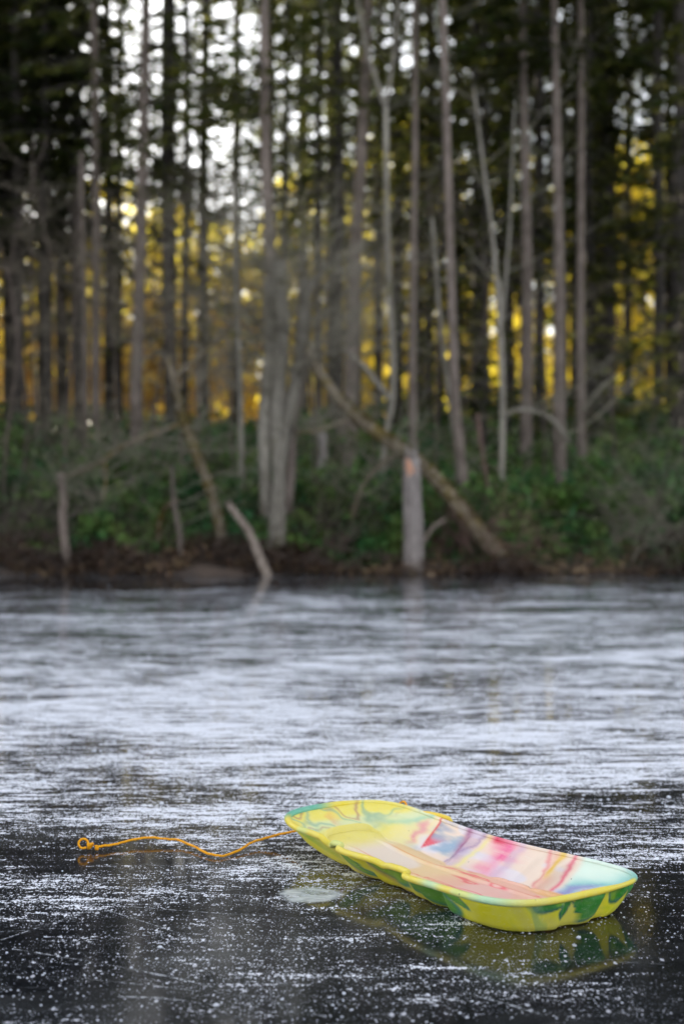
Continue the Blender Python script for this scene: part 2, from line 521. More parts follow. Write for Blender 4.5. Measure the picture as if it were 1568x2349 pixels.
def inner_color(l, t, h, far):
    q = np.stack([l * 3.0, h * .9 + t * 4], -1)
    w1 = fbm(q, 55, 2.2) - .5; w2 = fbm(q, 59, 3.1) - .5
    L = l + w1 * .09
    c = np.broadcast_to(np.array((.88, .79, .42)), l.shape + (3,)).copy()  # marbling on a paled base: sky brightness inside the hull is painted in
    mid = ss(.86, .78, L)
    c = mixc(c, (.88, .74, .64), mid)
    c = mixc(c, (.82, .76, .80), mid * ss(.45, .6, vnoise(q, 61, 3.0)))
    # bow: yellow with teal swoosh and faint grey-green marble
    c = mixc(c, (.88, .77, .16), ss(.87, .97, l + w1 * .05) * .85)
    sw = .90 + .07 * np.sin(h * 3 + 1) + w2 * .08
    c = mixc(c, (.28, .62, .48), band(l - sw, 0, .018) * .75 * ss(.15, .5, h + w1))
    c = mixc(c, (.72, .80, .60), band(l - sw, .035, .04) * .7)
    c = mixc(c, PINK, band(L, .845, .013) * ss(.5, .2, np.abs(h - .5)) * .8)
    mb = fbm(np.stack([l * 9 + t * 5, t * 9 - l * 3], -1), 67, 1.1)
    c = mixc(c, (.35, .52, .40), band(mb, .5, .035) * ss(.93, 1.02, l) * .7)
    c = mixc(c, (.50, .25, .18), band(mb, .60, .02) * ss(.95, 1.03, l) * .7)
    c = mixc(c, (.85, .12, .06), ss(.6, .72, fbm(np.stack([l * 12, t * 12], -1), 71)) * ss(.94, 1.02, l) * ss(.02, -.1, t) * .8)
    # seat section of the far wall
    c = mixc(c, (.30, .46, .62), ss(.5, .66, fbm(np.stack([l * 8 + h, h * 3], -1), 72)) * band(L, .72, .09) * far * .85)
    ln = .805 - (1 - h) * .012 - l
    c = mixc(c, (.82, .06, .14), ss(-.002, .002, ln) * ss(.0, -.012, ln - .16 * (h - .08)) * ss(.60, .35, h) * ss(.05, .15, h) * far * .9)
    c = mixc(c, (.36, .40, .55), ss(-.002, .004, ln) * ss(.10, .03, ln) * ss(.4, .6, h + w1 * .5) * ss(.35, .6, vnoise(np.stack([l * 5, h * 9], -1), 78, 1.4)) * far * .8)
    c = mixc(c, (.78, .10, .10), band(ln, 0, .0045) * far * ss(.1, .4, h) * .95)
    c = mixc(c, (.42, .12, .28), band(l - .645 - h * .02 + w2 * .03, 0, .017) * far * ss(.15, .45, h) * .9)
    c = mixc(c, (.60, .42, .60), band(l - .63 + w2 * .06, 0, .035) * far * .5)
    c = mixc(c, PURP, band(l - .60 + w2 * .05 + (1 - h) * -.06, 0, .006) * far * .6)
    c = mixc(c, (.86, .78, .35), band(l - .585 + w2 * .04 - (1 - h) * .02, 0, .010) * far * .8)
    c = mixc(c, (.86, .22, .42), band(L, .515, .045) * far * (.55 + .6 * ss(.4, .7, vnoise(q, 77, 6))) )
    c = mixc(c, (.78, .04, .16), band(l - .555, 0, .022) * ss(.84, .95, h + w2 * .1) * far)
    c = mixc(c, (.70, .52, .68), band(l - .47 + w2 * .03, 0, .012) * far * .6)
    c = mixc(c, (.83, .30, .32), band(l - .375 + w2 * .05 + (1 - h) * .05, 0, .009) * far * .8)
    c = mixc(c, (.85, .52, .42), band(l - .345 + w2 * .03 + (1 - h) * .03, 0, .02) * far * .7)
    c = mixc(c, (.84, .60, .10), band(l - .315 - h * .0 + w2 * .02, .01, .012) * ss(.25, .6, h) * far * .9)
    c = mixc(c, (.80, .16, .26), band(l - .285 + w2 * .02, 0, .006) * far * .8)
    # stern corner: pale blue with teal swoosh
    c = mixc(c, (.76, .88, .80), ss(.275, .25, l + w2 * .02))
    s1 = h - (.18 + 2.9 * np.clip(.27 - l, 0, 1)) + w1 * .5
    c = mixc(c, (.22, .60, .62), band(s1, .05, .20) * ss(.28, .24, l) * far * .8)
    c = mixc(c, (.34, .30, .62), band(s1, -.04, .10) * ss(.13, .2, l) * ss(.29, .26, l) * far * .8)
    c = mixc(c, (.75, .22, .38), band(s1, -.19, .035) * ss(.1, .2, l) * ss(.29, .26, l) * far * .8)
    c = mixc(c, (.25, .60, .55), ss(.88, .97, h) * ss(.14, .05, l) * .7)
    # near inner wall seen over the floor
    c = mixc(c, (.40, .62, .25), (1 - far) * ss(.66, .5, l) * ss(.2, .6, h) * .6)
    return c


def floor_color(l, t):
    q = np.stack([l * 2.4, t * 5], -1)
    w1 = fbm(q, 81, 2.5) - .5
    c = np.broadcast_to(np.array((.88, .68, .42)), l.shape + (3,)).copy()  # floor base paled likewise, interior brightness put into the colour
    c = mixc(c, (.88, .76, .66), ss(.42, .6, vnoise(q, 83, 2.2)))
    c = mixc(c, (.88, .50, .46), ss(.66, .4, l + w1 * .25) * .65)
    c = mixc(c, (.86, .16, .20), band(fbm(np.stack([l * 4, t * 12], -1), 85, 1.6), .52, .026) * ss(.7, .6, l) * .8)
    c = mixc(c, (.84, .52, .14), ss(.6, .7, vnoise(q, 87, 3)) * ss(.4, .25, l) * .6)
    c = mixc(c, (.88, .78, .26), ss(.84, .95, l))
    for tc in (-.055, .055):
        k = band(t, tc + .012, .0045) * ss(.92, .80, l)
        c = mixc(c, (.85, .35, .10), k * .8)
        c = mixc(c, (.75, .03, .04), k * ss(.6, .42, l + w1 * .2) * .8)
    return c


def plastic_mat():
    m = NT('marbled_plastic')
    at = m.n('ShaderNodeAttribute', attribute_name='tint')
    co = m.n('ShaderNodeTexCoord').outputs['Object']
    n = m.noise(co, 30, 4, .6)
    dirt = m.vor(co, 42)
    c = m.mix(m.mapr(n, .3, .7, 0, .10), at.outputs['Color'], (.82, .80, .70))
    sp = m.n('ShaderNodeSeparateColor'); m.l(dirt.outputs['Color'], sp.inputs[0])
    spot = m.mapr(m.math('SUBTRACT', m.math('MULTIPLY', m.math('POWER', sp.outputs[0], 9.0), .12), dirt.outputs['Distance']), -.01, .02)
    c = m.mix(m.math('MULTIPLY', spot, .7), c, (.16, .13, .10))
    sf = m.noise(m.mapping(co, (5, 80, 50), (0, 0, .06)), 4, 4, .7)
    sg = m.noise(m.mapping(co, (60, 9, 30), (0, 0, .5)), 5, 3, .7)
    c = m.mix(m.mapr(sf, .58, .72, 0, .38), c, (.86, .84, .78))
    c = m.mix(m.mapr(sg, .62, .75, 0, .30), c, (.86, .84, .78))
    c = m.mix(m.mapr(m.noise(co, 9, 4, .7), .60, .8, 0, .22), c, (.42, .36, .25))
    m.l(c, m.bsdf.inputs['Base Color'])
    m.l(m.mapr(n, .3, .7, .32, .5), m.bsdf.inputs['Roughness'])
    m.bsdf.inputs['Specular IOR Level'].default_value = .32
    tr = m.n('ShaderNodeBsdfTranslucent'); m.l(c, tr.inputs[0])
    mx = m.n('ShaderNodeMixShader'); mx.inputs[0].default_value = .18
    m.l(m.bsdf.outputs[0], mx.inputs[1]); m.l(tr.outputs[0], mx.inputs[2]); m.l(mx.outputs[0], m.out.inputs[0])
    sc = m.noise(m.mapping(co, (4, 90, 60), (0, 0, .1)), 3, 3, .6)
    m.bump(m.math('ADD', sc, m.math('MULTIPLY', n, .5)), .18, .0012)
    return m.m


def build_sled():
    root = empty('plastic_sled', (SL['cx'], SL['cy'], .003), SL['a'] + math.pi / 2)
    # local x runs to the bow; local y is the photo's right-hand (far) side mirrored, handled in place()
    tag(root, 'small boat shaped plastic sled marbled in yellow, green, pink and teal lying on the ice', 'sled')
    mat = plastic_mat()
    a = SL['a']

    def place(p):                       # (l, t, z) -> local frame of the empty (x along l, y = -t)
        return np.stack([p[..., 0], -p[..., 1], p[..., 2]], -1)

    th = np.linspace(0, 2 * np.pi, NTH, endpoint=False)
    rim = sled_curve(0, th); bas = sled_curve(1, th)
    l, t = rim[:, 0], rim[:, 1]
    side = np.sign(t)
    sidew = ss(.1, .16, np.abs(t)) * ss(.02, .08, l) * ss(1.07, 1.0, l)
    # outward normals in plan
    d = np.roll(rim, -1, 0) - np.roll(rim, 1, 0)
    nrm = np.stack([d[:, 1], -d[:, 0], d[:, 0] * 0], -1); nrm /= np.linalg.norm(nrm, axis=1, keepdims=True)
    # hand-hold jogs of the rim: three overlapping sections and two dips
    nearj = ss(.05, -.05, t)
    off = nearj * sidew * (-.004 + .019 * ss(.728, .720, l) - .015 * ss(.66, .50, l) + .016 * ss(.424, .416, l) - .016 * ss(.40, .20, l))
    dz = nearj * sidew * (-.012 * bumpf(l, .785, .013) - .013 * bumpf(l, .535, .018) + .005 * ss(.80, .82, l) * ss(.95, .85, l) + .003 * bumpf(l, .74, .03) + .003 * bumpf(l, .45, .03) - .004 * ss(.735, .715, l) * ss(.60, .70, l)
                  - .003 * ss(.43, .415, l) * ss(.3, .4, l))
    inn = sidew * ss(.1, -.1, t) * (-.011 * bumpf(l, .785, .012) - .014 * bumpf(l, .535, .018))
    rimc = rim + nrm * (off + inn)[:, None]; rimc[:, 2] += dz
    R0 = .0100                                   # radius of the rolled rim
    rimc = rimc - nrm * R0; rimc[:, 2] -= .002
    # wall flutes
    fl = sidew * (-.020 * bumpf(l, .785, .022) * ss(.1, -.1, t) - .016 * bumpf(l, .535, .03) * ss(.1, -.1, t) - .007 * bumpf(l, .56, .02) * ss(-.1, .1, t) + .006 * ss(.80, .79, l) * ss(.60, .66, l)
                  - .020 * bumpf(l, .640, .017) - .012 * bumpf(l, .475, .014) - .028 * bumpf(l, .305, .024) - .008 * bumpf(l, .395, .012) + .004 * ss(.29, .25, l))
    stern = ss(.10, .03, l) * ss(.235, .20, np.abs(t))
    fl = fl + stern * .010 * np.sign(np.sin(t * 46 + .5)) * np.abs(np.sin(t * 46 + .5)) ** .4 * ss(-.14, -.08, t)
    # ---- hull: rings from under the rim down the outside, then inside up again
    nw = 22
    def wall(inset, top, bot_h):
        rows = []
        for k in range(nw):
            h = k / (nw - 1)                     # 0 rim .. 1 base
            hh = h
            p = rimc * (1 - hh) + bas * hh
            bulge = math.sin(math.pi * h) * .0015
            p = p + nrm * (bulge + fl * min(1, h * 5) * (1 - .35 * h) - inset)[:, None] if np.ndim(fl) else p
            p[:, 2] = rimc[:, 2] * (1 - h) + (bas[:, 2] + bot_h) * h
            # rounded lower edge
            q = ss(.8, 1.0, h)
            p = p - nrm * (.004 * q * q)
            rows.append(p)
        return np.array(rows)
    T = .0032
    out = wall(0.0, 0, 0.0)
    inw = wall(T, 0, T)
    # inside, the wall runs in to the raised edges of the floor
    ext = (.034 * ss(.0, .08, l) * ss(1.0, .9, l) + .06 * ss(.80, 1.06, l) + .004)
    hk = (np.linspace(0, 1, nw) ** 1.15)[:, None]
    inw = inw - nrm[None] * (ext[None] * hk)[..., None]
    # floor patch: shrink rings towards the centre line
    def floor(ringp, lift, n=16):
        rows = []
        cl = np.clip(ringp[:, 0], .16, .93)
        for k in [.12] + list(range(1, n + 1)):
            s = k / n
            p = ringp.copy()
            p[:, 0] = ringp[:, 0] * (1 - s) + (cl + (ringp[:, 0] - cl) * 0) * s
            p[:, 1] = ringp[:, 1] * (1 - s)
            lz = .0593 * np.clip((p[:, 0] - .6386) / (SL['L'] - .0271 - .6386), 0, 1) ** 2
            tt = p[:, 1]
            rib = sum(.006 * band(tt, tc, .0055) + .0035 * ss(.0, .004, np.abs(tt) - .06) * 0 for tc in (-.055, .055, 0.115, -.115))
            rib = rib * ss(.1, .16, p[:, 0]) * ss(.93, .85, p[:, 0])
            p[:, 2] = lz + lift + (rib + .002 * ss(.0, .2, s) if lift > 0 else 0)
            rows.append(p)
        return np.array(rows)
    fo = floor(out[-1], 0.0)
    fi = floor(inw[-1], T, 48)
    rings = np.concatenate([fo[::-1], out[::-1][1:] if False else out[::-1], inw, fi])
    nr = len(rings)
    h_out = 1 - np.linspace(0, 1, nw)
    L_, T_ = rings[..., 0], rings[..., 1]
    H = np.concatenate([np.zeros(len(fo)), h_out[::-1], h_out, np.zeros(len(fi))])[:, None] + 0 * L_
    isout = np.concatenate([np.ones(len(fo) + nw), np.zeros(nw + len(fi))])[:, None] + 0 * L_
    isfl = np.concatenate([np.zeros(len(fo) + 2 * nw - 1), np.ones(len(fi) + 1)])[:, None] + 0 * L_
    nearw = ss(.02, -.05, T_); farw = 1 - nearw
    sternw = ss(.10, .07, L_) * np.ones_like(L_)
    co_ = outer_color(L_, T_, H, nearw * (1 - sternw), sternw)
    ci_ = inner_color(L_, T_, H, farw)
    cf_ = floor_color(L_, T_)
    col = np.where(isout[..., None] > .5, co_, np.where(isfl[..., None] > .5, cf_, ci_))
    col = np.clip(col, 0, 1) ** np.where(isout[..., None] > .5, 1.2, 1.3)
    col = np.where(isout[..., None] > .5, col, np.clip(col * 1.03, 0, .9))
    v = place(rings).reshape(-1, 3)
    i = np.arange(nr - 1)[:, None] * NTH; j = np.arange(NTH)[None]; k = (j + 1) % NTH
    f = np.stack([i + j, i + NTH + j, i + NTH + k, i + k], -1).reshape(-1, 4)
    mesh_obj('hull', v, f, mat, root, True, col.reshape(-1, 3))
    # ---- rolled rim
    seg = 14
    ph = np.linspace(0, 2 * np.pi, seg, endpoint=False)
    rr = R0 * (1 - .35 * ss(.02, .12, t))
    rr = rr * (1 - .25 * sidew * ss(.1, .05, np.abs(l - .66)) * 0)
    v = rimc[:, None] + rr[:, None, None] * (np.cos(ph)[None, :, None] * nrm[:, None] + np.sin(ph)[None, :, None] * np.array([0, 0, .85]))
    v[..., 2] += .001
    i = np.arange(NTH)[:, None]; i2 = (i + 1) % NTH; j = np.arange(seg)[None]; j2 = (j + 1) % seg
    f = np.stack([i * seg + j, i * seg + j2, i2 * seg + j2, i2 * seg + j], -1).reshape(-1, 4)
    Lr, Tr = v[..., 0], v[..., 1]
    w = fbm(np.stack([Lr * 6, Tr * 6], -1), 91, 1.2) - .5
    c = np.broadcast_to(np.array((.84, .70, .09)), Lr.shape + (3,)).copy()
    c = mixc(c, (.62, .76, .34), ss(.02, .2, w) * .6)
    c = mixc(c, (.10, .50, .42), ss(1.0, 1.05, Lr) * ss(.03, -.05, Tr) * .9)
    c = mixc(c, (.06, .48, .42), ss(.17, .21, Tr + w * .1) * ss(.14, .05, Lr) * .95)
    c = mixc(c, (.45, .74, .58), band(Lr, .10, .06) * ss(0, -.1, Tr) * .8)
    c = mixc(c, (.45, .74, .58), band(Lr, .30, .035) * ss(0, -.1, Tr) * .7)
    c = mixc(c, (.80, .10, .22), band(Lr, .56, .05) * ss(.1, .15, Tr) * .8)
    c = mixc(c, (.30, .66, .52), band(Lr, .86, .05) * ss(.1, .15, Tr) * .8)
    kf = ss(.04, .14, Tr) * ss(.02, .05, Lr)
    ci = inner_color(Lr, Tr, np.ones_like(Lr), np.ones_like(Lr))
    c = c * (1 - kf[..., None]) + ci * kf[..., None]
    c = np.clip(c, 0, 1) ** 1.15
    mesh_obj('rim', place(v).reshape(-1, 3), f, mat, root, True, c.reshape(-1, 3))
    # ---- protruding end of the far rim
    k0 = int(np.argmin(np.abs(l - .815) + (t < 0) * 9)); p0 = rimc[k0]
    sb = MB()
    fk = np.where(t > 0)[0]
    def rp(lv, o_, z_):
        k_ = fk[int(np.argmin(np.abs(l[fk] - lv)))]
        return rimc[k_] + nrm[k_] * o_ + np.array([0, 0, z_])
    pp = place(np.array([rp(.90, .0, .002), rp(.87, .003, .005), rp(.84, .009, .006), rp(.82, .016, .005), rp(.80, .022, .003), rp(.79, .024, -.004)]))
    sb.tube(pp, [.004, .006, .0072, .0075, .0072, .005], 12)
    sb.build('rim_end', mat_simple('yellow_rim_end', (.8, .56, .05), .4), root, True)
    # ---- pull rope
    path = [(245 + 40, 2541), (300, 2540), (334, 2533), (366, 2526), (401, 2519), (445, 2515), (490, 2515), (535, 2519), (566, 2533), (602, 2553), (633, 2564), (664, 2566), (695, 2559), (722, 2548), (749, 2531), (780, 2518), (825, 2506), (883, 2492), (905, 2485)]
    hz = [.012, .011, .012, .014, .015, .016, .016, .014, .010, .006, .005, .005, .006, .008, .011, .016, .026, .045, .055]
    F, YH = 4261., 1508.87
    pts = []
    for (px, py), z in zip(path, hz):
        y = (1 - z) * F / (py - YH); pts.append(((px - 1024) / F * y, y, z))
    pts = np.array(pts)
    # smooth resample
    def resamp(p, n):
        tt = np.arange(len(p)); q = np.linspace(0, len(p) - 1, n)
        out_ = []
        for x in q:
            i0 = int(min(max(math.floor(x), 0), len(p) - 2)); f_ = x - i0
            a0, a1, a2, a3 = p[max(i0 - 1, 0)], p[i0], p[i0 + 1], p[min(i0 + 2, len(p) - 1)]
            out_.append(.5 * ((2 * a1) + (-a0 + a2) * f_ + (2 * a0 - 5 * a1 + 4 * a2 - a3) * f_ ** 2 + (-a0 + 3 * a1 - 3 * a2 + a3) * f_ ** 3))
        return np.array(out_)
    pts = resamp(pts, 260)
    gr = np.random.default_rng(3); uu = np.arange(260)
    for am, fr in ((.0035, .055), (.0016, .14), (.0009, .33)):
        pts[:, 1] += am * np.sin(uu * fr * 2 + gr.random() * 6) * ss(0, 20, uu); pts[:, 2] += .35 * am * (1 + np.sin(uu * fr * 1.7 + gr.random() * 6)) * ss(0, 20, uu)
    inv = np.array([SL['cx'], SL['cy'], .003])
    ca, sa = math.cos(-(a + math.pi / 2)), math.sin(-(a + math.pi / 2))
    def loc(p):
        q = np.asarray(p, float) - inv
        return np.stack([q[..., 0] * ca - q[..., 1] * sa, q[..., 0] * sa + q[..., 1] * ca, q[..., 2]], -1)
    rm = rope_mat()
    rb = MB(); braided(rb, loc(pts), .0033)
    # end inside the bow: knot below the rim
    rope = rb.build('pull_rope', rm, root)
    # loop and knot at the free end
    y0 = (1 - .012) * F / (2541 - YH)
    cx0 = (245 - 1024) / F * y0
    kb = MB()
    lp = []
    for u in np.linspace(-.4, 2 * np.pi - .9, 40):
        lp.append((cx0 + .004 + .0135 * math.cos(u + math.pi * .0), y0 + .004 * math.sin(u * 1), .024 + .0125 * math.sin(u)))
    lp = np.array(lp)
    braided(kb, loc(lp), .0031)
    kx = cx0 + .021
    kk = []
    for u in np.linspace(0, 2 * np.pi * 2.2, 70):
        kk.append((kx + .0055 * math.cos(u) + .0016 * u / 4, y0 + .007 * math.sin(u), .017 + .0080 * math.cos(u * .98 + .8)))
    braided(kb, loc(np.array(kk)), .0030)
    kx2 = cx0 + .0375
    kk = []
    for u in np.linspace(0, 2 * np.pi * 1.6, 50):
        kk.append((kx2 + .0008 * u, y0 + .0045 * math.sin(u), .012 + .005 * math.cos(u)))
    braided(kb, loc(np.array(kk)), .0027)
    kb.build('knotted_loop', rm, rope)
    # short bend of rope behind the far bow rim
    k1 = int(np.argmin(np.abs(l - 1.0) + (t < 0) * 9)); p1 = rimc[k1]
    sb = MB()
    arc = np.array([p1 + (.02 - .045 * u, .014 + .006 * math.sin(u * 3.14), -.004 + .013 * math.sin(u * 3.14)) for u in np.linspace(0, 1, 14)])
    braided(sb, place(arc), .0028)
    sb.build('rope_bend', rm, root)


def mat_simple(name, col, rough):
    m = NT(name)
    co = m.n('ShaderNodeTexCoord').outputs['Object']
    m.l(m.mix(m.noise(co, 40, 3), tuple(x * .85 for x in col), col), m.bsdf.inputs['Base Color'])
    m.bsdf.inputs['Roughness'].default_value = rough
    return m.m


def rope_mat():
    m = NT('orange_braided_rope')
    co = m.n('ShaderNodeTexCoord').outputs['Object']
    n = m.noise(co, 260, 2, .6)
    m.l(m.mix(m.mapr(n, .35, .65), (.68, .25, .006), (.88, .42, .015)), m.bsdf.inputs['Base Color'])
    m.bsdf.inputs['Roughness'].default_value = .75
    m.bsdf.inputs['Specular IOR Level'].default_value = .15
    return m.m


def braided(mb, pts, r):
    """rope: core tube with a fine twisted relief"""
    pts = np.asarray(pts); n = len(pts)
    s = np.concatenate([[0], np.cumsum(np.linalg.norm(np.diff(pts, axis=0), axis=1))])
    m = max(int(s[-1] / .0022), 12)
    q = np.linspace(0, s[-1], m)
    p = np.stack([np.interp(q, s, pts[:, k]) for k in range(3)], -1)
    rad = r * (1 + .10 * np.sin(q / .0016) + .05 * np.sin(q / .021))
    mb.tube(p, rad, 10)


build_sled()
#FOREST
# ------------------------------------------------------------------ forest builders
def unit(v): return v / (np.linalg.norm(v, axis=-1, keepdims=True) + 1e-9)


def conifer_crown(z0, z1, rad, seed, dens=9.0, leaf=.12, fill=26, low=.75, drop=.38):
    """needle sprays on drooping boughs, as leaf-sized lozenges; local coordinates of the tree"""
    g = np.random.default_rng(seed)
    nb = int(dens * (z1 - z0))
    C, A, B = [], [], []
    wood = MB()
    for _ in range(nb):
        u = g.random() ** 1.0
        z = z0 + u * (z1 - z0)
        prof = (1 - u) ** .8 * (low + (1 - low) * min(1, u * 5)) + .07
        L = rad * prof * (.55 + .55 * g.random())
        az = g.random() * 6.283
        d = np.array([math.cos(az), math.sin(az), 0]); e = np.array([-d[1], d[0], 0])
        up = .10 + .1 * g.random(); dr = drop * (.7 + .6 * g.random())
        n = int(L * fill) + 5
        s = g.random(n) ** .65
        lat = (g.random(n) - .5) * .62 * L * (1.05 - s)
        p = np.zeros((n, 3))
        p += d * (L * s)[:, None] + e * lat[:, None]
        p[:, 2] = z + up * L * s - dr * L * s ** 2 - np.abs(lat) * .25 - .12 * g.random(n)
        a = unit(d * (.8 + .4 * g.random((n, 1))) + e * np.sign(lat)[:, None] * g.random((n, 1)) * 1.3 + g.normal(0, .25, (n, 3)) + np.array([0, 0, -.25]))
        b = unit(np.cross(a, g.normal(0, .35, (n, 3)) + np.array([0, 0, 1.])))
        k = (leaf * (.6 + .8 * g.random(n)))[:, None]
        C.append(p); A.append(a * k); B.append(b * k * .42)
        q = np.linspace(0, .9, 5)
        pts = np.stack([d[0] * L * q, d[1] * L * q, z + up * L * q - dr * L * q ** 2], -1)
        wood.tube(pts, .012 + .022 * L / rad * (1 - q), 3, cap=False)
    m = MB(); m.quads(np.vstack(C), np.vstack(A), np.vstack(B))
    return m, wood


def leafy_crown(h0, h1, rad, seed, ncl=70, per=80, leaf=.11, clr=.55):
    g = np.random.default_rng(seed)
    C, A, B = [], [], []
    for _ in range(ncl):
        u = g.random(); az = g.random() * 6.283
        rr = rad * math.sin(math.pi * (0.12 + .83 * u)) ** .7 * math.sqrt(g.random())
        c = np.array([rr * math.cos(az), rr * math.sin(az), h0 + u * (h1 - h0)])
        n = int(per * (.5 + g.random()))
        r = clr * (.6 + .8 * g.random())
        p = c + g.normal(0, 1, (n, 3)) * np.array([r, r, r * .55]) * .7
        a = unit(g.normal(0, 1, (n, 3))); b = unit(np.cross(a, g.normal(0, 1, (n, 3))))
        k = (leaf * (.6 + .8 * g.random(n)))[:, None]
        C.append(p); A.append(a * k); B.append(b * k * .7)
    m = MB(); m.quads(np.vstack(C), np.vstack(A), np.vstack(B))
    return m


def twigs(mb, p, d, L, r, lev, g, kids=5, wob=.35, up=.12, seg=3):
    """recursive bare branch"""
    n = 6
    pts = [np.array(p, float)]; dd = unit(np.array(d, float))
    for i in range(n - 1):
        dd = unit(dd + g.normal(0, wob * .35, 3) + np.array([0, 0, up * .35]))
        pts.append(pts[-1] + dd * L / (n - 1))
    pts = np.array(pts)
    mb.tube(pts, np.linspace(r, r * .35, n), seg if r < .02 else 5, cap=False)
    if lev <= 0: return
    for k in range(kids):
        i = g.integers(1, n); q = pts[i]
        t = unit(pts[i] - pts[i - 1])
        nd = unit(t + g.normal(0, .75, 3) * np.array([1, .8, .8]))
        twigs(mb, q, nd, L * (.38 + .3 * g.random()), r * .5, lev - 1, g, kids, wob, up, seg)


def trunk_into(mb, path, radii, g, seg=14, rough=.10, wob=.35):
    """path: world points bottom to top; resampled with gentle wobble and a flared foot"""
    path = np.asarray(path, float); n = max(10, int(abs(path[-1][2] - path[0][2]) / .5))
    tt = np.linspace(0, 1, len(path)); q = np.linspace(0, 1, n)
    p = np.stack([np.interp(q, tt, path[:, k]) for k in range(3)], -1)
    r = np.interp(q, tt, radii)
    for _ in range(3):      # smooth kinks
        p[1:-1] = .25 * p[:-2] + .5 * p[1:-1] + .25 * p[2:]
    ph = g.random() * 6
    p[:, 0] += wob * r * np.sin(q * 9 + ph) * np.sin(q * np.pi); p[:, 1] += wob * r * np.cos(q * 7 + ph) * np.sin(q * np.pi)
    mb.tube(p, r, seg, rough, True, g)
    return p, r


def base_path(pix, d, sink=.25, ext=None):
    """pixel polyline (top of picture last) at depth d -> world path that starts in the ground"""
    pts = [P(x, y, d) for x, y in pix]
    b = pts[0].copy(); zg = float(gz(b[0], b[1])) - sink
    if b[2] > zg + .05:
        dirx = (pts[0][0] - pts[1][0]) / max(abs(pts[0][2] - pts[1][2]), .2)
        pts.insert(0, np.array([b[0] + dirx * (b[2] - zg) * .5, d, zg]))
    else:
        pts[0][2] = zg
    if ext:                                   # carry the stem on above the picture
        t = pts[-1] - pts[-2]; t = t / t[2]
        top = pts[-1].copy(); top = top + t * (ext - top[2]) * np.array([.6, .6, 1]); top[2] = ext
        pts.append(top)
    return np.array(pts)


def px_r(w, d): return .5 * w / FPX * d


CROWNS = {}


def crown_of(kind):
    if kind in CROWNS: return CROWNS[kind]
    spec = {
        'fir_a': lambda: conifer_crown(9.5, 25, 3.0, 1, 9, .13, 24),
        'fir_b': lambda: conifer_crown(8.0, 23, 2.7, 2, 9, .13, 24),
        'fir_c': lambda: conifer_crown(11, 27, 3.2, 3, 8, .14, 22),
        'mid_a': lambda: conifer_crown(5.5, 20, 3.0, 4, 10, .12, 26),
        'mid_b': lambda: conifer_crown(4.0, 17, 2.7, 5, 10, .12, 26),
        'low_a': lambda: conifer_crown(1.5, 13, 2.3, 6, 11, .10, 28, .9, .45),
        'low_b': lambda: conifer_crown(1.0, 9, 1.9, 7, 12, .09, 30, .95, .5),
        'thin_a': lambda: conifer_crown(6.0, 21, 3.6, 8, 5.4, .12, 16),
        'thin_c': lambda: conifer_crown(3.2, 13, 2.6, 10, 8, .10, 24),
        'thin_b': lambda: conifer_crown(6.8, 23, 3.8, 9, 5.2, .12, 16),
    }[kind]()
    m, w = spec
    mv, mf = m.data(); wv, wf = w.data()
    leaf = M_HEM if kind.startswith(('low', 'thin')) else M_FIR
    o = mesh_obj('crown', np.vstack([mv, wv]), np.vstack([mf, wf + len(mv)]), smooth=False,
                 mats=[leaf, M_DARK_BARK], midx=np.concatenate([np.zeros(len(mf)), np.ones(len(wf))]))
    me = o.data; bpy.data.objects.remove(o)
    CROWNS[kind] = me
    return me


def add_crown(root, kind, dx=0.0, scale=1.0, rz=0.0, dz=0.0):
    o = bpy.data.objects.new('crown', crown_of(kind)); COL.objects.link(o)
    o.parent = root; o.location = (dx, 0, dz); o.rotation_euler = (0, 0, rz); o.scale = (scale,) * 3
    return o


def stub_branches(mb, p, r, g, n, zlo, zhi, L=.9, root=None, mat=None):
    for _ in range(n):
        i = g.integers(1, len(p) - 1)
        if not (zlo < p[i][2] < zhi): continue
        if root is not None:
            mb = MB()
        az = g.random() * 6.283
        twigs(mb, p[i], (math.cos(az), math.sin(az), -.15 + .3 * g.random()), L * (.4 + g.random()), .011, 1, g, 4, .4, -.05)
        if root is not None:
            mb.build('dead_branch', mat or M_TWIG, root)


def tree(name, pix, d, w0, w1, mat, label, group=None, cat='tree', crown=None, ext=None, dead=0, seed=0, cscale=1.0, extra=None, rough=.1):
    g = np.random.default_rng(seed + 1000)
    path = base_path(pix, d, ext=ext)
    base = path[0].copy(); base[2] += .25
    root = empty(name, base)
    n = len(path)
    hh = path[:, 2] - path[0][2]; hh /= hh[-1]
    r0, r1 = px_r(w0, d), px_r(w1, d)
    radii = r0 + (r1 - r0) * np.clip((path[:, 2] - path[0][2]) / (P(0, pix[-1][1], d)[2] - path[0][2]), 0, 2.2)
    radii = np.maximum(radii, .03); radii[0] *= 1.25
    if ext: radii[-1] = .04
    mb = MB()
    p, r = trunk_into(mb, path - base, radii, g, rough=rough)
    mb.build('trunk', mat, root)
    if dead:
        stub_branches(None, p, r, g, dead, .8, 12, root=root)
    if extra:
        extra(root, base, g)
    if crown:
        top = p[min(len(p) - 1, int(len(p) * .6))]
        add_crown(root, crown, dx=float(top[0]), scale=cscale, rz=g.random() * 6)
    tag(root, label, cat, group)
    return root


FG = 'tall grey fir trunks along the bank'
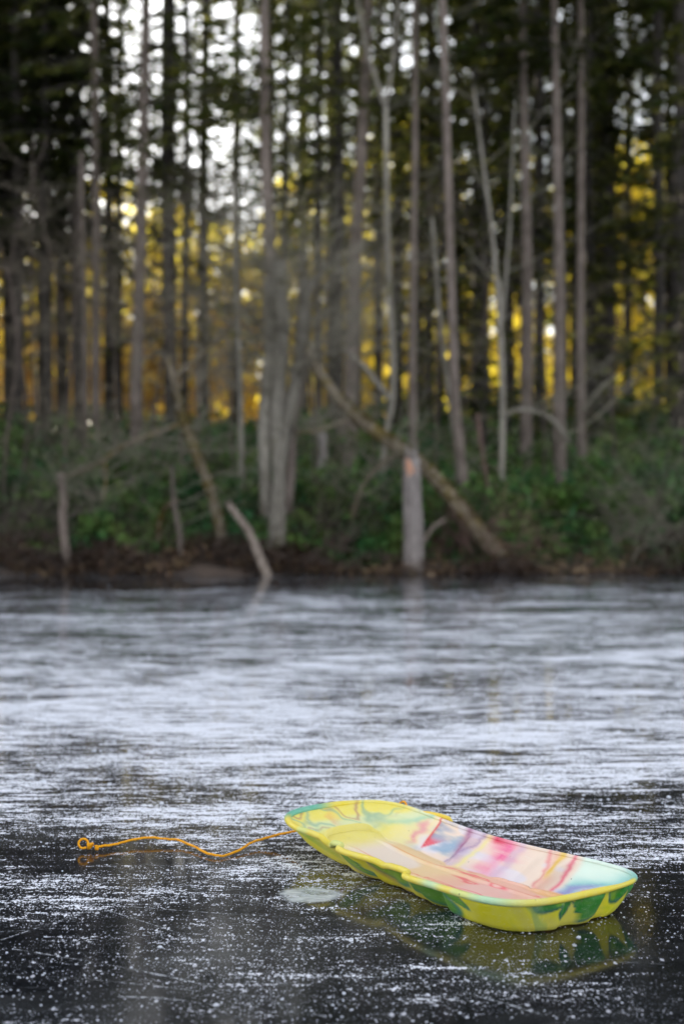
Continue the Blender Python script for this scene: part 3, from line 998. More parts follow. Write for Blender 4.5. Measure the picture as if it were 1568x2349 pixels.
# (pixels bottom -> top), depth, width at base, width at top of picture
tree('fir_tree', [(1206, 1060), (1204, 600), (1199, 55)], 27, 34, 15, M_FIR_BARK, 'thickest pale grey trunk right of centre, its top fading below the frame edge', FG, crown='fir_a', ext=24, dead=14, seed=1)
tree('fir_tree', [(1287, 1092), (1280, 700), (1267, 0)], 26, 33, 15, M_FIR_BARK, 'grey trunk rooted low in the green undergrowth, right of the thickest pale trunk', FG, crown='fir_b', ext=25, dead=12, seed=2)
tree('fir_tree', [(1333, 1050), (1332, 600), (1328, 0)], 29, 23, 13, M_FIR_BARK, 'slim straight grey trunk, rightmost of the three straight grey trunks', FG, crown='fir_c', ext=24, dead=10, seed=3)
tree('fir_tree', [(1068, 1190), (1046, 950), (1032, 500), (1012, 0)], 24, 24, 15, M_FIR_BARK, 'grey trunk that bows gently left towards its top, behind the mossy leaning trunk', FG, crown='fir_a', ext=23, dead=12, seed=4)
tree('fir_tree', [(796, 1045), (812, 800), (828, 400), (842, 0)], 28, 36, 20, M_FIR_BARK, 'broad based grey trunk near the middle, leaning slightly right, behind the forked leaning limb', FG, crown='thin_a', ext=25, dead=14, seed=5)
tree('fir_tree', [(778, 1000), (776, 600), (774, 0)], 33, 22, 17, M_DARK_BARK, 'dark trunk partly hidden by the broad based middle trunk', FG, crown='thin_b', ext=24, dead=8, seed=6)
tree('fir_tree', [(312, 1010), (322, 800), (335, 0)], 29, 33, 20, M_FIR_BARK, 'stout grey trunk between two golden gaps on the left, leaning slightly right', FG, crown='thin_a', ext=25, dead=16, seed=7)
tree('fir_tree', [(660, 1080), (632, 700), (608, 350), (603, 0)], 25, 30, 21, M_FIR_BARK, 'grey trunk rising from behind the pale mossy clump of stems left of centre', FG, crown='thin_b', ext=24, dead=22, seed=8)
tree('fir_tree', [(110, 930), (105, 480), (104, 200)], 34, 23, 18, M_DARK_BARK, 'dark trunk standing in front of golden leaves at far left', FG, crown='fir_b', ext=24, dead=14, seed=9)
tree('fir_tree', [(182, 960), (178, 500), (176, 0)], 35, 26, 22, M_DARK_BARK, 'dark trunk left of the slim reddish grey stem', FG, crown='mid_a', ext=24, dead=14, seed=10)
tree('fir_tree', [(225, 1000), (222, 700), (214, 0)], 32, 23, 15, M_FIR_BARK, 'grey trunk at the left edge of the widest golden gap', FG, crown='thin_b', ext=22, dead=14, seed=11)
tree('fir_tree', [(948, 1030), (948, 560), (950, 100)], 26, 20, 12, M_FIR_BARK, 'thin grey trunk rising directly behind the broken grey snag', FG, crown='fir_c', ext=22, dead=18, seed=12)
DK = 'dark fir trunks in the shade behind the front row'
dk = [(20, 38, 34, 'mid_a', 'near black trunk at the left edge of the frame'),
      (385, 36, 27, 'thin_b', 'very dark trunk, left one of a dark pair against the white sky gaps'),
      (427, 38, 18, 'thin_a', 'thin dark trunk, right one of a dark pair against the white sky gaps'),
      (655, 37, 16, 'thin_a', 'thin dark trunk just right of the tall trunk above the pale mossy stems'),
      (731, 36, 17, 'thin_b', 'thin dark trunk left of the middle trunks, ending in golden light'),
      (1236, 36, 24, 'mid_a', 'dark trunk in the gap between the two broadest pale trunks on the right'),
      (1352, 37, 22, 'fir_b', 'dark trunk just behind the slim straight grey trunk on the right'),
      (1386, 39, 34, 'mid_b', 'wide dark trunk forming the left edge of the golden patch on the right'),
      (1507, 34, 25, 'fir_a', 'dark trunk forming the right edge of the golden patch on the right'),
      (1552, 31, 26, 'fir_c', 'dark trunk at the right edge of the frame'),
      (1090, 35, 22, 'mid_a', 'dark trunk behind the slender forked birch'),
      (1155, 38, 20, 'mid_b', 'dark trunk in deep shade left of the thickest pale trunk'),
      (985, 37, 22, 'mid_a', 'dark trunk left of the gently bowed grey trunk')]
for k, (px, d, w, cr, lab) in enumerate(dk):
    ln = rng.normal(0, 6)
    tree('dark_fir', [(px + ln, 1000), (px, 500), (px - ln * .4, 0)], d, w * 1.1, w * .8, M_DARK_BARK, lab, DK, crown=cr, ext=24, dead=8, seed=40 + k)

# ---- slim pale stems and broadleaf trees at the water
def fork(pts_list, rads, d, twn=0, mat=None, nm='limb'):
    def f(root, base, g):
        for pts, (a, b) in zip(pts_list, rads):
            mb = MB(); w = np.array([P(x, y, d) for x, y in pts]) - base
            p, r = trunk_into(mb, w, np.linspace(px_r(a, d), px_r(b, d), len(w)), g, 9)
            mb.build(nm, mat or M_PALE_BARK, root)
        if twn:
            for _ in range(twn):
                mb = MB()
                pts = pts_list[g.integers(len(pts_list))]; i = g.integers(len(pts) - 1); u = g.random()
                q = P(pts[i][0] * (1 - u) + pts[i + 1][0] * u, pts[i][1] * (1 - u) + pts[i + 1][1] * u, d) - base
                az = g.random() * 6.283
                twigs(mb, q, (math.cos(az), math.sin(az) * .6, .4), 1.0 + g.random(), .012, 2, g, 4)
                mb.build('branch', M_TWIG, root)
    return f


tree('forked_alder', [(884, 1000), (893, 950), (905, 870), (888, 600), (884, 250)], 24, 15, 12, M_PALE_BARK, 'slender pale tree with a high Y fork and a short kinked limb low down', cat='tree',
     seed=20, extra=fork([[(884, 255), (860, 180), (828, 70), (810, -60)], [(884, 255), (900, 150), (914, 0), (925, -120)], [(893, 920), (870, 880), (830, 835), (790, 805)]], [(11, 6), (10, 6), (16, 9)], 24, 14))
tree('forked_birch', [(1152, 1200), (1150, 1000), (1150, 780), (1140, 640)], 23, 15, 13, M_PALE_BARK, 'slender pale tree forking into two thin stems left of the thickest pale trunk', seed=21,
     extra=fork([[(1145, 700), (1125, 520), (1108, 380), (1085, 200)], [(1150, 760), (1162, 600), (1172, 450), (1178, 250)], [(1152, 955), (1178, 935), (1230, 940), (1275, 960), (1305, 1015)]], [(11, 5), (10, 4), (10, 6)], 23, 12))
tree('leaning_sapling', [(1050, 1060), (1030, 900), (1010, 760), (1000, 650), (990, 500)], 24.5, 13, 7, M_PALE_BARK, 'thin pale stem crossing behind the gently bowed trunk, leaning left at its top', seed=22, dead=10)
tree('alder_sapling', [(558, 1190), (556, 1000), (548, 850), (540, 600), (536, 420)], 23, 16, 6, M_PALE_BARK, 'slim pale upright stem between the left leaning trunk and the pale mossy clump', seed=23, dead=24)
tree('slim_stem', [(202, 1065), (195, 850), (190, 600), (188, 350)], 30, 17, 10, M_FIR_BARK, 'slim reddish grey stem between dark trunks on the left', seed=24, dead=8)
tree('slim_stem', [(1135, 1290), (1120, 1130), (1100, 1000), (1095, 950)], 21.8, 9, 4, M_REDBARK, 'thin crooked brown stem left of the foot of the forked birch', seed=25, dead=4)


# ---- pale clump of stems left of centre
def mossy_clump():
    d = 20.9; g = np.random.default_rng(5)
    b = P(625, 1275, d); b[2] = float(gz(b[0], b[1]))
    root = empty('broken_willow', b)
    stems = [([(620, 1290), (632, 1150), (655, 980), (682, 830), (695, 720), (707, 640)], 26, 30, M_PALE_BARK),
             ([(612, 1250), (606, 1080), (612, 900), (620, 760), (618, 640)], 26, 34, M_PALE_BARK),
             ([(640, 1240), (640, 1060), (636, 900), (650, 760), (640, 600)], 28, 34, M_PALE_BARK),
             ([(655, 1160), (668, 1000), (690, 860), (712, 800)], 30, 24, M_FIR_BARK)]
    for pix, a, c, m in stems:
        mb = MB(); w = np.array([P(x, y, d + g.normal(0, .15)) for x, y in pix]) - b
        w[0][2] -= .1
        trunk_into(mb, w, np.linspace(px_r(a, d), px_r(c, d), len(w)), g, 12, .16)
        mb.build('stem', m, root)
    mb = MB()
    for pix, a, c, m in stems:
        for _ in range(30):
            i = g.integers(2, len(pix)); q = P(pix[i][0], pix[i][1], d) - b + g.normal(0, .12, 3)
            az = g.random() * 6.283
            twigs(mb, q, (math.cos(az), .5 * math.sin(az), .1 + .5 * g.random()), .9 + 1.1 * g.random(), .012, 2, g, 4, .5)
    mb.build('twigs', M_TWIG, root)
    mb = MB()                                 # moss on the feet
    for pix in ([(620, 1290), (632, 1150), (645, 1060)], [(612, 1250), (606, 1120), (608, 1060)]):
        for _ in range(420):
            i = g.integers(len(pix) - 1); u = g.random()
            q = P(pix[i][0] * (1 - u) + pix[i + 1][0] * u, pix[i][1] * (1 - u) + pix[i + 1][1] * u, d) - b
            q = q + unit(g.normal(0, 1, 3) * np.array([1, 1, .2])) * px_r(22, d)
            a = unit(g.normal(0, 1, (1, 3))); c = unit(np.cross(a, g.normal(0, 1, (1, 3))))
            mb.quads(q[None], a * .03, c * .02)
    mb.build('moss', M_MOSS, root)
    tag(root, 'pale lichened clump of stems left of centre, one broken off as a blunt snag', 'tree')


M_MOSS = leaf_mat('olive_moss', (.075, .058, .014), (.125, .09, .018), .15)
mossy_clump()


def limb_thing(name, label, cat, segs, d, mat, tw=0, moss=0, group=None, tm=None, end_d=None, pn=('trunk', 'limb')):
    """leaning stems and limbs given as pixel polylines; first one is the trunk"""
    g = np.random.default_rng(int(segs[0][0][0][0]) + 3)
    b = P(*segs[0][0][0], d); b[2] = float(gz(b[0], b[1])) if d > 19.9 else 0.0
    root = empty(name, b)
    dd = lambda y: d
    mb2 = MB()
    for si, (pix, a, c) in enumerate(segs):
        mb = MB(); n = len(pix)
        w = np.array([P(x, y, d + (0 if end_d is None else (end_d - d) * (segs[0][0][0][1] - y) / 300.0)) for x, y in pix]) - b
        if si == 0: w[0][2] -= .15
        p, r = trunk_into(mb, w, np.linspace(px_r(a, d), px_r(c, d), n), g, 12, .14)
        mb.build(pn[0] if si == 0 else pn[1], mat, root)
        for _ in range(tw):
            i = g.integers(len(p) // 3, len(p)); az = g.random() * 6.283
            mb2 = MB(); twigs(mb2, p[i], (math.cos(az), .5 * math.sin(az), .3), .5 + .8 * g.random(), .010, 2, g, 4, .5)
            mb2.build('branch', tm or M_TWIG, root)
        if moss and si == 0:
            mm = MB()
            for _ in range(moss):
                i = g.integers(0, int(len(p) * .75)); q = p[i] + (p[i + 1] - p[i]) * g.random()
                o = unit(g.normal(0, 1, 3) + np.array([0, 0, .9])) * r[i] * 1.08
                a_ = unit(g.normal(0, 1, (1, 3))); c_ = unit(np.cross(a_, g.normal(0, 1, (1, 3))))
                mm.quads((q + o)[None], a_ * .04, c_ * .03)
            mm.build('moss', M_MOSS, root)
    tag(root, label, cat, group)
    return root


limb_thing('leaning_tree', 'leaning trunk furred with ochre moss, arching up to the left behind the broken grey snag', 'tree',
           [([(1172, 1275), (1110, 1245), (1072, 1200), (1030, 1130), (985, 1060), (930, 1035), (870, 1000), (800, 960), (750, 900), (712, 850), (705, 800)], 44, 20),
            ([(915, 1040), (880, 1055), (850, 1085), (820, 1130), (805, 1190)], 14, 6),
            ([(800, 960), (770, 975), (720, 990), (680, 995)], 8, 5)], 20.7, M_MOSS_BARK, 12, 900)
limb_thing('leaning_tree', 'thin dark mossy trunk leaning left, a crooked limb reaching down from it', 'tree',
           [([(520, 1275), (500, 1180), (475, 1090), (440, 1010), (415, 940), (398, 880), (385, 820)], 27, 14),
            ([(425, 965), (400, 985), (360, 1000), (300, 1005), (262, 1030), (240, 1065), (200, 1080), (150, 1092)], 13, 9),
            ([(240, 1060), (244, 1100), (236, 1150)], 8, 4),
            ([(395, 870), (440, 830), (500, 790), (540, 720), (575, 690)], 12, 6)], 20.7, M_MOSS_BARK, 14, 500)
limb_thing('broken_log', 'pale broken log leaning out of the bank with its foot frozen into the ice', 'log',
           [([(622, 1326), (600, 1275), (570, 1220), (545, 1185), (524, 1155)], 23, 16)], 19.6, M_LOG, 0, end_d=20.6)
limb_thing('dead_pole', 'weathered pole left of the shore with its top frayed, below the crooked limb', 'stump',
           [([(154, 1290), (148, 1200), (143, 1140), (140, 1085)], 20, 18)], 20.5, M_POLE, 5)
limb_thing('dead_pole', 'thin tapering dead pole standing between the mossy leaning trunk and the weathered pole', 'stump',
           [([(421, 1310), (412, 1230), (400, 1160), (394, 1070)], 16, 8)], 20.3, M_POLE, 4)
limb_thing('mossy_sapling', 'short thin stem coated in yellow moss beside the thin tapering dead pole', 'sapling',
           [([(364, 1295), (367, 1240), (362, 1190), (375, 1160), (410, 1145)], 12, 7)], 20.9, M_MOSS_BARK, 2, 260)
limb_thing('short_stump', 'short grey stump standing in the undergrowth between the pale clump and the snag', 'stump',
           [([(738, 1150), (739, 1080), (738, 992)], 22, 20)], 24, M_SNAG, 0)
limb_thing('fallen_branch', 'short bare branch propped against the right side of the broken grey snag', 'branch',
           [([(962, 1232), (990, 1210), (1022, 1190)], 12, 9)], 20.5, M_LOG, 0, pn=('wood', 'limb'))
limb_thing('fallen_branch', 'long thin dead branch slanting up to the right in front of the dark right trunks', 'branch',
           [([(1335, 925), (1370, 895), (1400, 870)], 9, 6), ([(1400, 870), (1420, 860)], 5, 3)], 25.5, M_TWIG, 3, pn=('wood', 'limb'))


def snag():
    d = 20.45; g = np.random.default_rng(77)
    b = P(948, 1312, d); b[2] = float(gz(b[0], b[1]))
    root = empty('broken_snag', b)
    mb = MB(); w = np.array([P(x, y, d) for x, y in [(948, 1318), (948, 1260), (946, 1180), (944, 1110), (943, 1052)]]) - b
    w[0][2] -= .1
    p, r = trunk_into(mb, w, [px_r(x, d) for x in (54, 47, 46, 42, 38)], g, 18, .04, .05)
    # jagged top
    for k in range(9):
        az = k * .7; rr = r[-1] * .62
        q = p[-1] + np.array([rr * math.cos(az), rr * math.sin(az), -.04])
        mb.tube([q, q + np.array([0, 0, .1 + .16 * g.random()])], [.035, .004], 5)
    mb.build('trunk', M_SNAG, root)
    mb = MB()
    for k in range(26):
        az = -1.57 + g.normal(0, .35) - .25; rr = px_r(38, d) * 1.0
        q = np.array([rr * math.cos(az), rr * math.sin(az), P(0, 1050 + g.random() * 45, d)[2] - b[2]]) + np.array([p[-1][0], p[-1][1], 0])
        mb.tube([q, q + np.array([.01, 0, -.10 - .1 * g.random()])], [.012, .004], 5)
    mb.build('torn_wood', M_SCAR, root)['label'] = 'fresh orange torn wood near the top'
    tag(root, 'thick pale grey broken snag rooted at the shore with an orange scar near its top', 'dead tree')


snag()


# ---- bare shrubs
def shrub(name, label, spots, d, n, L, mat, seed, dirx=0.0, lev=2, r=.012, up=.12, cat='shrub', group=None, kids=5):
    g = np.random.default_rng(seed)
    x, y = spots
    b = P(x, y, d); b[2] = float(gz(b[0], b[1]))
    root = empty(name, b)
    mb = MB()
    for _ in range(n):
        q = np.array([g.normal(0, .35), g.normal(0, .3), 0.0])
        dv = np.array([dirx + g.normal(0, .6), g.normal(0, .4), .7 + .5 * g.random()])
        twigs(mb, q, dv, L * (.6 + .7 * g.random()), r, lev, g, kids, .5, up)
    mb.build('branches', mat, root)
    tag(root, label, cat, group)
    return root


BS = 'bare leafless shrubs on the bank'
shrub('bare_shrub', 'tangled pale shrub drooping over the shore at the right edge', (1570, 1240), 21.4, 15, 1.7, M_TWIG, 1, -.9, 3, .014, -.25, group=BS, kids=4)
shrub('bare_shrub', 'sprawling grey brush pile at the water right of the bright green bush', (1430, 1285), 20.9, 14, 1.1, M_TWIG, 2, .5, 2, .010, -.15, group=BS)
shrub('bare_shrub', 'high arching bare shrub above the right end of the bank', (1540, 1130), 24, 12, 1.9, M_TWIG, 3, -.2, 2, .013, .0, group=BS)
shrub('bare_shrub', 'lichen covered tangle at the left edge under the crooked limb', (60, 1170), 22.5, 14, 1.5, M_TWIG, 4, .1, 3, .012, -.2, group=BS, kids=4)
shrub('bare_shrub', 'brown twiggy brush along the water at far left', (60, 1290), 20.9, 26, .75, M_DTWIG, 5, 0, 2, .009, -.1, group=BS)
shrub('bare_shrub', 'brown brush between the weathered pole and the thin tapering pole', (270, 1290), 21.1, 26, .75, M_DTWIG, 6, 0, 2, .009, -.1, group=BS)
shrub('bare_shrub', 'grey arching twigs above the short grey stump', (800, 1130), 23.2, 9, 1.3, M_TWIG, 7, 0, 2, .010, .0, group=BS)
shrub('bare_shrub', 'dark brown brush at the foot of the pale mossy clump', (700, 1290), 21.2, 36, .9, M_DTWIG, 8, 0, 2, .009, -.1, group=BS)
shrub('bare_shrub', 'reddish brown twigs at the root of the mossy leaning trunk', (1120, 1300), 20.9, 30, .7, M_REDBARK, 9, 0, 2, .009, -.1, group=BS)

# ---- tall bare saplings whose grey twigs veil the trunks on the left
VS = 'grey leafless saplings veiling the left trunks'
VL = 'grey leafless sapling whose fine twigs veil the trunks on the left'
for k, (px, d, h) in enumerate([(-60, 25, 6), (190, 25.5, 6), (420, 23.5, 5.5), (540, 25.5, 6), (640, 24.5, 5.5), (40, 24, 6.5), (95, 26, 6.5), (150, 23.5, 5.5), (250, 25, 5.5), (370, 24.5, 6), (450, 25, 5.5), (590, 25, 5.5), (715, 24.5, 5), (10, 22.5, 5)]):
    g = np.random.default_rng(300 + k)
    b = P(px, 1150, d); b[2] = float(gz(b[0], b[1]))
    root = empty('bare_sapling', b, 0)
    mb = MB()
    path = np.array([(0, 0, -.2), (g.normal(0, .15), 0, h * .3), (g.normal(0, .3), 0, h * .65), (g.normal(0, .5), 0, h)])
    p, r = trunk_into(mb, path, [.03, .025, .018, .008], g, 7)
    mb.build('trunk', M_DTWIG, root)
    tw = MB()
    for _ in range(10):
        i = int(len(p) * (.15 + .85 * g.random())) - 1; az = g.random() * 6.283
        twigs(tw, p[i], (math.cos(az), math.sin(az), .1 + .4 * g.random()), 1.1 + 1.4 * g.random(), .011, 3, g, 4, .45, .0)
    tw.build('twigs', M_VEIL, root)
    tag(root, VL, 'sapling', VS)
for k, (px, d, h) in enumerate([(760, 26, 6), (850, 25.5, 6.5), (1000, 26, 6), (1070, 27, 6), (1240, 25, 5), (1420, 26, 4.5)]):
    g = np.random.default_rng(330 + k)
    b = P(px, 1150, d); b[2] = float(gz(b[0], b[1]))
    root = empty('bare_sapling', b, 0)
    mb = MB()
    path = np.array([(0, 0, -.2), (g.normal(0, .15), 0, h * .3), (g.normal(0, .3), 0, h * .65), (g.normal(0, .5), 0, h)])
    p, r = trunk_into(mb, path, [.025, .02, .015, .008], g, 7)
    mb.build('trunk', M_DTWIG, root)
    tw = MB()
    for _ in range(9):
        i = int(len(p) * (.2 + .8 * g.random())) - 1; az = g.random() * 6.283
        twigs(tw, p[i], (math.cos(az), math.sin(az), .15 + .4 * g.random()), .9 + 1.1 * g.random(), .010, 2, g, 5, .45, .03)
    tw.build('twigs', M_VEIL, root)
    tag(root, 'thin leafless sapling among the trunks from the middle to the right', 'sapling', 'thin saplings among the right trunks')

# ---- green bushes on the bank
def bush(px, py, d, rx, rz_, mat, seed, label, n=2600, leaf=.055):
    g = np.random.default_rng(seed)
    b = P(px, py, d); b[2] = float(gz(b[0], b[1]))
    root = empty('green_bush', b)
    C = []
    for _ in range(26):
        c = np.array([g.normal(0, rx * .42), g.normal(0, rx * .3), rz_ * (.25 + .6 * g.random())])
        C.append(c + g.normal(0, 1, (n // 26, 3)) * np.array([.22, .22, .14]) * rx)
    C = np.vstack(C); C[:, 2] = np.abs(C[:, 2])
    a = unit(g.normal(0, 1, C.shape)); c = unit(np.cross(a, g.normal(0, 1, C.shape) + np.array([0, 0, .8])))
    k = (leaf * (.6 + .8 * g.random(len(C))))[:, None]
    mb = MB(); mb.quads(C, a * k, c * k * .6); mb.build('leaves', mat, root, False)
    st = MB()
    for _ in range(14):
        twigs(st, (g.normal(0, rx * .2), g.normal(0, .15), -.05), (g.normal(0, .5), g.normal(0, .4), 1), rz_ * .8, .01, 1, g, 3)
    st.build('stems', M_DTWIG, root)
    tag(root, label, 'bush', 'leafy bushes on the bank')


bush(1352, 1200, 22.6, .85, 1.0, M_BGREEN, 1, 'brightest yellow green bush on the bank right of the three straight trunks')
bush(1180, 1190, 23.2, .9, .95, M_SALAL, 2, 'dark green bush round the foot of the forked birch')
bush(870, 1150, 24.0, .8, .9, M_SALAL, 3, 'dark green bush seen through the arch of the mossy leaning trunk')
bush(460, 1220, 22.4, .8, .9, M_SALAL, 4, 'dark green bush under the left leaning trunk')
bush(270, 1110, 24.5, 1.0, 1.1, M_BGREEN, 5, 'mossy green bush beneath the crooked limb on the left')
bush(60, 1200, 23.0, .9, .9, M_SALAL, 6, 'dark green bush at the left edge of the bank')
bush(1500, 1160, 23.6, 1.1, 1.2, M_SALAL, 7, 'dark green bush behind the arching bare shrub on the right')
bush(700, 1190, 23.3, .8, .8, M_SALAL, 8, 'dark green bush just right of the pale mossy clump')


# ---- undergrowth sheet of leaves, brush at the water's edge
def undergrowth():
    g = np.random.default_rng(11)
    n = 150000
    y = 20.7 + 31 * g.random(n) ** 1.6
    x = (g.random(n) * 2 - 1) * (y * .30 + 3)
    q = np.stack([x, y], -1)
    H = .08 + 1.3 * ss(.32, .75, fbm(q, 31, .85)) * (.35 + 1.1 * fbm(q, 36, .22)) + .2 * fbm(q, 35, 3)
    H = H * ss(20.2, 22.6, y + 1.6 * (fbm(q, 52, 1.3) - .45)) * (1 + .012 * (y - 21))
    z = gz(x, y) + H * g.random(n) ** .45
    keep = (g.random(n) < .35 + ss(.4, .6, fbm(q, 38, 1.6)))
    C = np.stack([x, y, z], -1)[keep]
    n = len(C)
    a = unit(g.normal(0, 1, (n, 3))); b = unit(np.cross(a, g.normal(0, .8, (n, 3)) + np.array([0, -.5, 1])))
    k = ((.04 + .05 * g.random(n)) * (1 + .035 * (C[:, 1] - 21)))[:, None]
    mb = MB(); mb.quads(C, a * k, b * k * .6)
    tag(mb.build('undergrowth', M_SALAL, None, False), 'dark green leafy ground cover filling the bank under the trunks', 'undergrowth', kind='stuff')
    mb = MB()
    for _ in range(2600):
        yy = 20.1 + 1.5 * g.random() ** 1.4 * (1 + g.random()); xx = (g.random() * 2 - 1) * 11
        zz = float(gz(xx, yy))
        dv = np.array([g.normal(0, .8), g.normal(-.1, .3), .7])
        L = .25 + .5 * g.random()
        p0 = np.array([xx, yy, zz - .03]); p1 = p0 + dv * L * .6; p2 = p1 + np.array([dv[0] * .7, dv[1], -.15]) * L * .6
        mb.tube([p0, p1, p2], [.007, .006, .003], 3, cap=False)
    tag(mb.build('bank_brush', M_DTWIG), 'brown dead stems and roots along the edge of the ice', 'brush', kind='stuff')
    # fallen leaves and dead fern on the low bank
    n = 42000
    y = 19.9 + 2.4 * g.random(n); x = (g.random(n) * 2 - 1) * 12
    C = np.stack([x, y, gz(x, y) + .03 + .18 * g.random(n) ** 2], -1)
    a = unit(g.normal(0, 1, (n, 3)) * np.array([1, 1, .3])); b = unit(np.cross(a, g.normal(0, .3, (n, 3)) + np.array([0, 0, 1])))
    mb = MB(); mb.quads(C, a * .045, b * .03)
    tag(mb.build('leaf_litter', leaf_mat('dead_leaves', (.05, .028, .018), (.20, .13, .08), .1)), 'dead brown leaves covering the low bank', 'leaf litter', kind='stuff')


undergrowth()

# ---- golden broadleaf trees in the sun behind the firs
GC = []
for k, (h0, h1, rad, ncl, per, m) in enumerate([(1.0, 11.5, 2.8, 72, 62, M_GOLD), (.8, 9.5, 2.5, 60, 62, M_GOLD), (.5, 6, 2.2, 45, 62, M_ORNG), (1.0, 12, 2.8, 70, 65, M_YGRN)]):
    o = leafy_crown(h0, h1, rad, 500 + k, ncl, per, .13, .6).build('crown', m, None, False); GC.append(o.data); bpy.data.objects.remove(o)
g = np.random.default_rng(90)
mb = MB(); trunk_into(mb, [(0, 0, -.3), (.1, 0, 3), (-.1, .1, 6), (0, 0, 9.5)], [.15, .12, .08, .03], g, 8)
for _ in range(16):
    az = g.random() * 6.283; twigs(mb, (0, 0, 2 + 6 * g.random()), (math.cos(az), math.sin(az), .7), 2.2, .04, 1, g, 4)
o = mb.build('trunk', M_FIR_BARK); GT = o.data; bpy.data.objects.remove(o)
gold = [(-180, 66, 0), (-80, 60, 1), (0, 64, 0), (60, 58, 2), (80, 70, 1), (140, 62, 0), (190, 57, 2), (230, 66, 1), (265, 60, 0), (300, 64, 2), (350, 58, 2), (370, 68, 0), (425, 61, 1), (480, 66, 0), (540, 60, 2), (580, 68, 1), (640, 63, 0),
        (700, 60, 0), (745, 66, 1), (800, 62, 0), (850, 69, 1), (900, 64, 3), (970, 66, 3), (1060, 68, 1), (1180, 70, 3), (1300, 68, 1), (1420, 60, 0), (1455, 66, 1), (1480, 58, 0), (1560, 68, 3), (1640, 62, 0), (1750, 66, 1)]
KG = ['golden leaved tree glowing in low sun beyond the dark trunks', 'golden leaved tree glowing in low sun beyond the dark trunks', 'low orange leaved tree at the foot of the golden ones', 'yellow green tree in half shade beyond the trunks']
GG = ['golden trees beyond the firs', 'golden trees beyond the firs', 'orange trees beyond the firs', 'yellow green trees beyond the firs']
for k, (px, d, c) in enumerate(gold):
    b = P(px, 1000, d); b[2] = float(gz(b[0], b[1]))
    root = empty('golden_tree' if c < 2 else ('orange_tree' if c == 2 else 'maple_tree'), b, rng.random() * 6)
    s = .85 + .3 * rng.random()
    for nm, me in (('trunk', GT), ('crown', GC[c])):
        o = bpy.data.objects.new(nm, me); COL.objects.link(o); o.parent = root; o.scale = (s, s, s if nm == 'crown' else s * (.7 if c == 2 else 1))
    tag(root, KG[c], 'tree', GG[c])

# ---- deeper firs: shared meshes
g = np.random.default_rng(91)
mb = MB(); trunk_into(mb, [(0, 0, -.4), (.08, 0, 8), (-.05, .05, 16), (0, 0, 25)], [.15, .125, .09, .03], g, 10)
stub_branches(mb, np.array([(0, 0, z) for z in np.linspace(1, 11, 30)]), None, g, 14, 4, 12, 1.0)
o = mb.build('trunk', M_DARK_BARK); FT = o.data; bpy.data.objects.remove(o)
deep = []
# left: a dense dark stand
for px in (-150, -60, 15, 140): deep += [(px, 40 + 8 * rng.random(), 'mid_a' if rng.random() < .5 else 'mid_b')]
deep += [(-40, 36, 'fir_b'), (-10, 45, 'fir_b'), (95, 46, 'fir_a'), (180, 42, 'mid_a')]
# thin crowns in front of the open sky
deep += [(275, 46, 'thin_a'), (545, 44, 'thin_b'), (250, 40, 'thin_b'), (620, 40, 'thin_b'), (700, 51, 'thin_b'), (820, 50, 'thin_a'), (690, 45, 'thin_a'), (470, 40, 'thin_c'), (610, 46, 'thin_c'), (760, 43, 'thin_c'), (150, 47, 'thin_c'), (395, 37, 'thin_c'), (40, 34, 'mid_a'), (110, 37, 'fir_b')]
# denser middle and right
deep += [(760, 46, 'mid_a'), (870, 42, 'thin_a'), (910, 38, 'fir_b'), (960, 45, 'mid_b'), (1050, 40, 'fir_a'), (1110, 46, 'mid_a'), (1170, 41, 'fir_b'), (1200, 47, 'mid_a'),
         (1290, 45, 'mid_b'), (1320, 41, 'mid_a'), (1365, 47, 'mid_b'), (1400, 43, 'fir_a'), (1440, 48, 'fir_c'), (1530, 43, 'mid_a'), (1575, 39, 'mid_b'), (1620, 44, 'mid_a'), (1700, 40, 'mid_a'), (1350, 33, 'low_b'), (1570, 29, 'low_a')]
# small understorey conifers
deep += [(1010, 32, 'low_b'), (1110, 31, 'low_a')]
for k, (px, d, kind) in enumerate(deep):
    b = P(px, 1000, d); b[2] = float(gz(b[0], b[1]))
    root = empty('young_hemlock' if kind.startswith('low') else 'background_fir', b, rng.random() * 6)
    s = .9 + .2 * rng.random()
    zs = {'l': .5}.get(kind[0], 1.0)
    o = bpy.data.objects.new('trunk', FT); COL.objects.link(o); o.parent = root; o.scale = (s * zs, s * zs, s * zs)
    o = add_crown(root, kind, 0, s)
    if kind.startswith('low'): tag(root, 'small drooping green conifer growing in the shade under the tall firs', 'tree', 'young hemlocks under the firs')
    elif kind.startswith('thin'): tag(root, 'sparse fir deep in the wood with white sky showing through its boughs', 'tree', 'sparse background firs')
    else: tag(root, 'dense dark fir deep in the wood behind the front trunks', 'tree', 'dense background firs')


# ---- sun-blocking woods added to both sides, and woods far behind
def far_mass():
    g = np.random.default_rng(61)
    n = 90000
    x = (g.random(n) * 2 - 1) * 60; y = 92 + 14 * g.random(n)
    q = np.stack([x, y], -1)
    H = 3 + 7 * fbm(q, 44, .16) ** 1.3
    C = np.stack([x, y, gz(x, y) + H * g.random(n)], -1)
    a = unit(g.normal(0, 1, (n, 3))); b = unit(np.cross(a, g.normal(0, 1, (n, 3))))
    mb = MB(); mb.quads(C, a * .28, b * .2)
    tag(mb.build('far_woods', leaf_mat('far_autumn_leaves', (.40, .36, .08), (.62, .46, .12), .5, (.7, .58, .14), .12), None, False), 'sunlit yellow green thicket far beyond the firs', 'woods', kind='stuff')


far_mass()


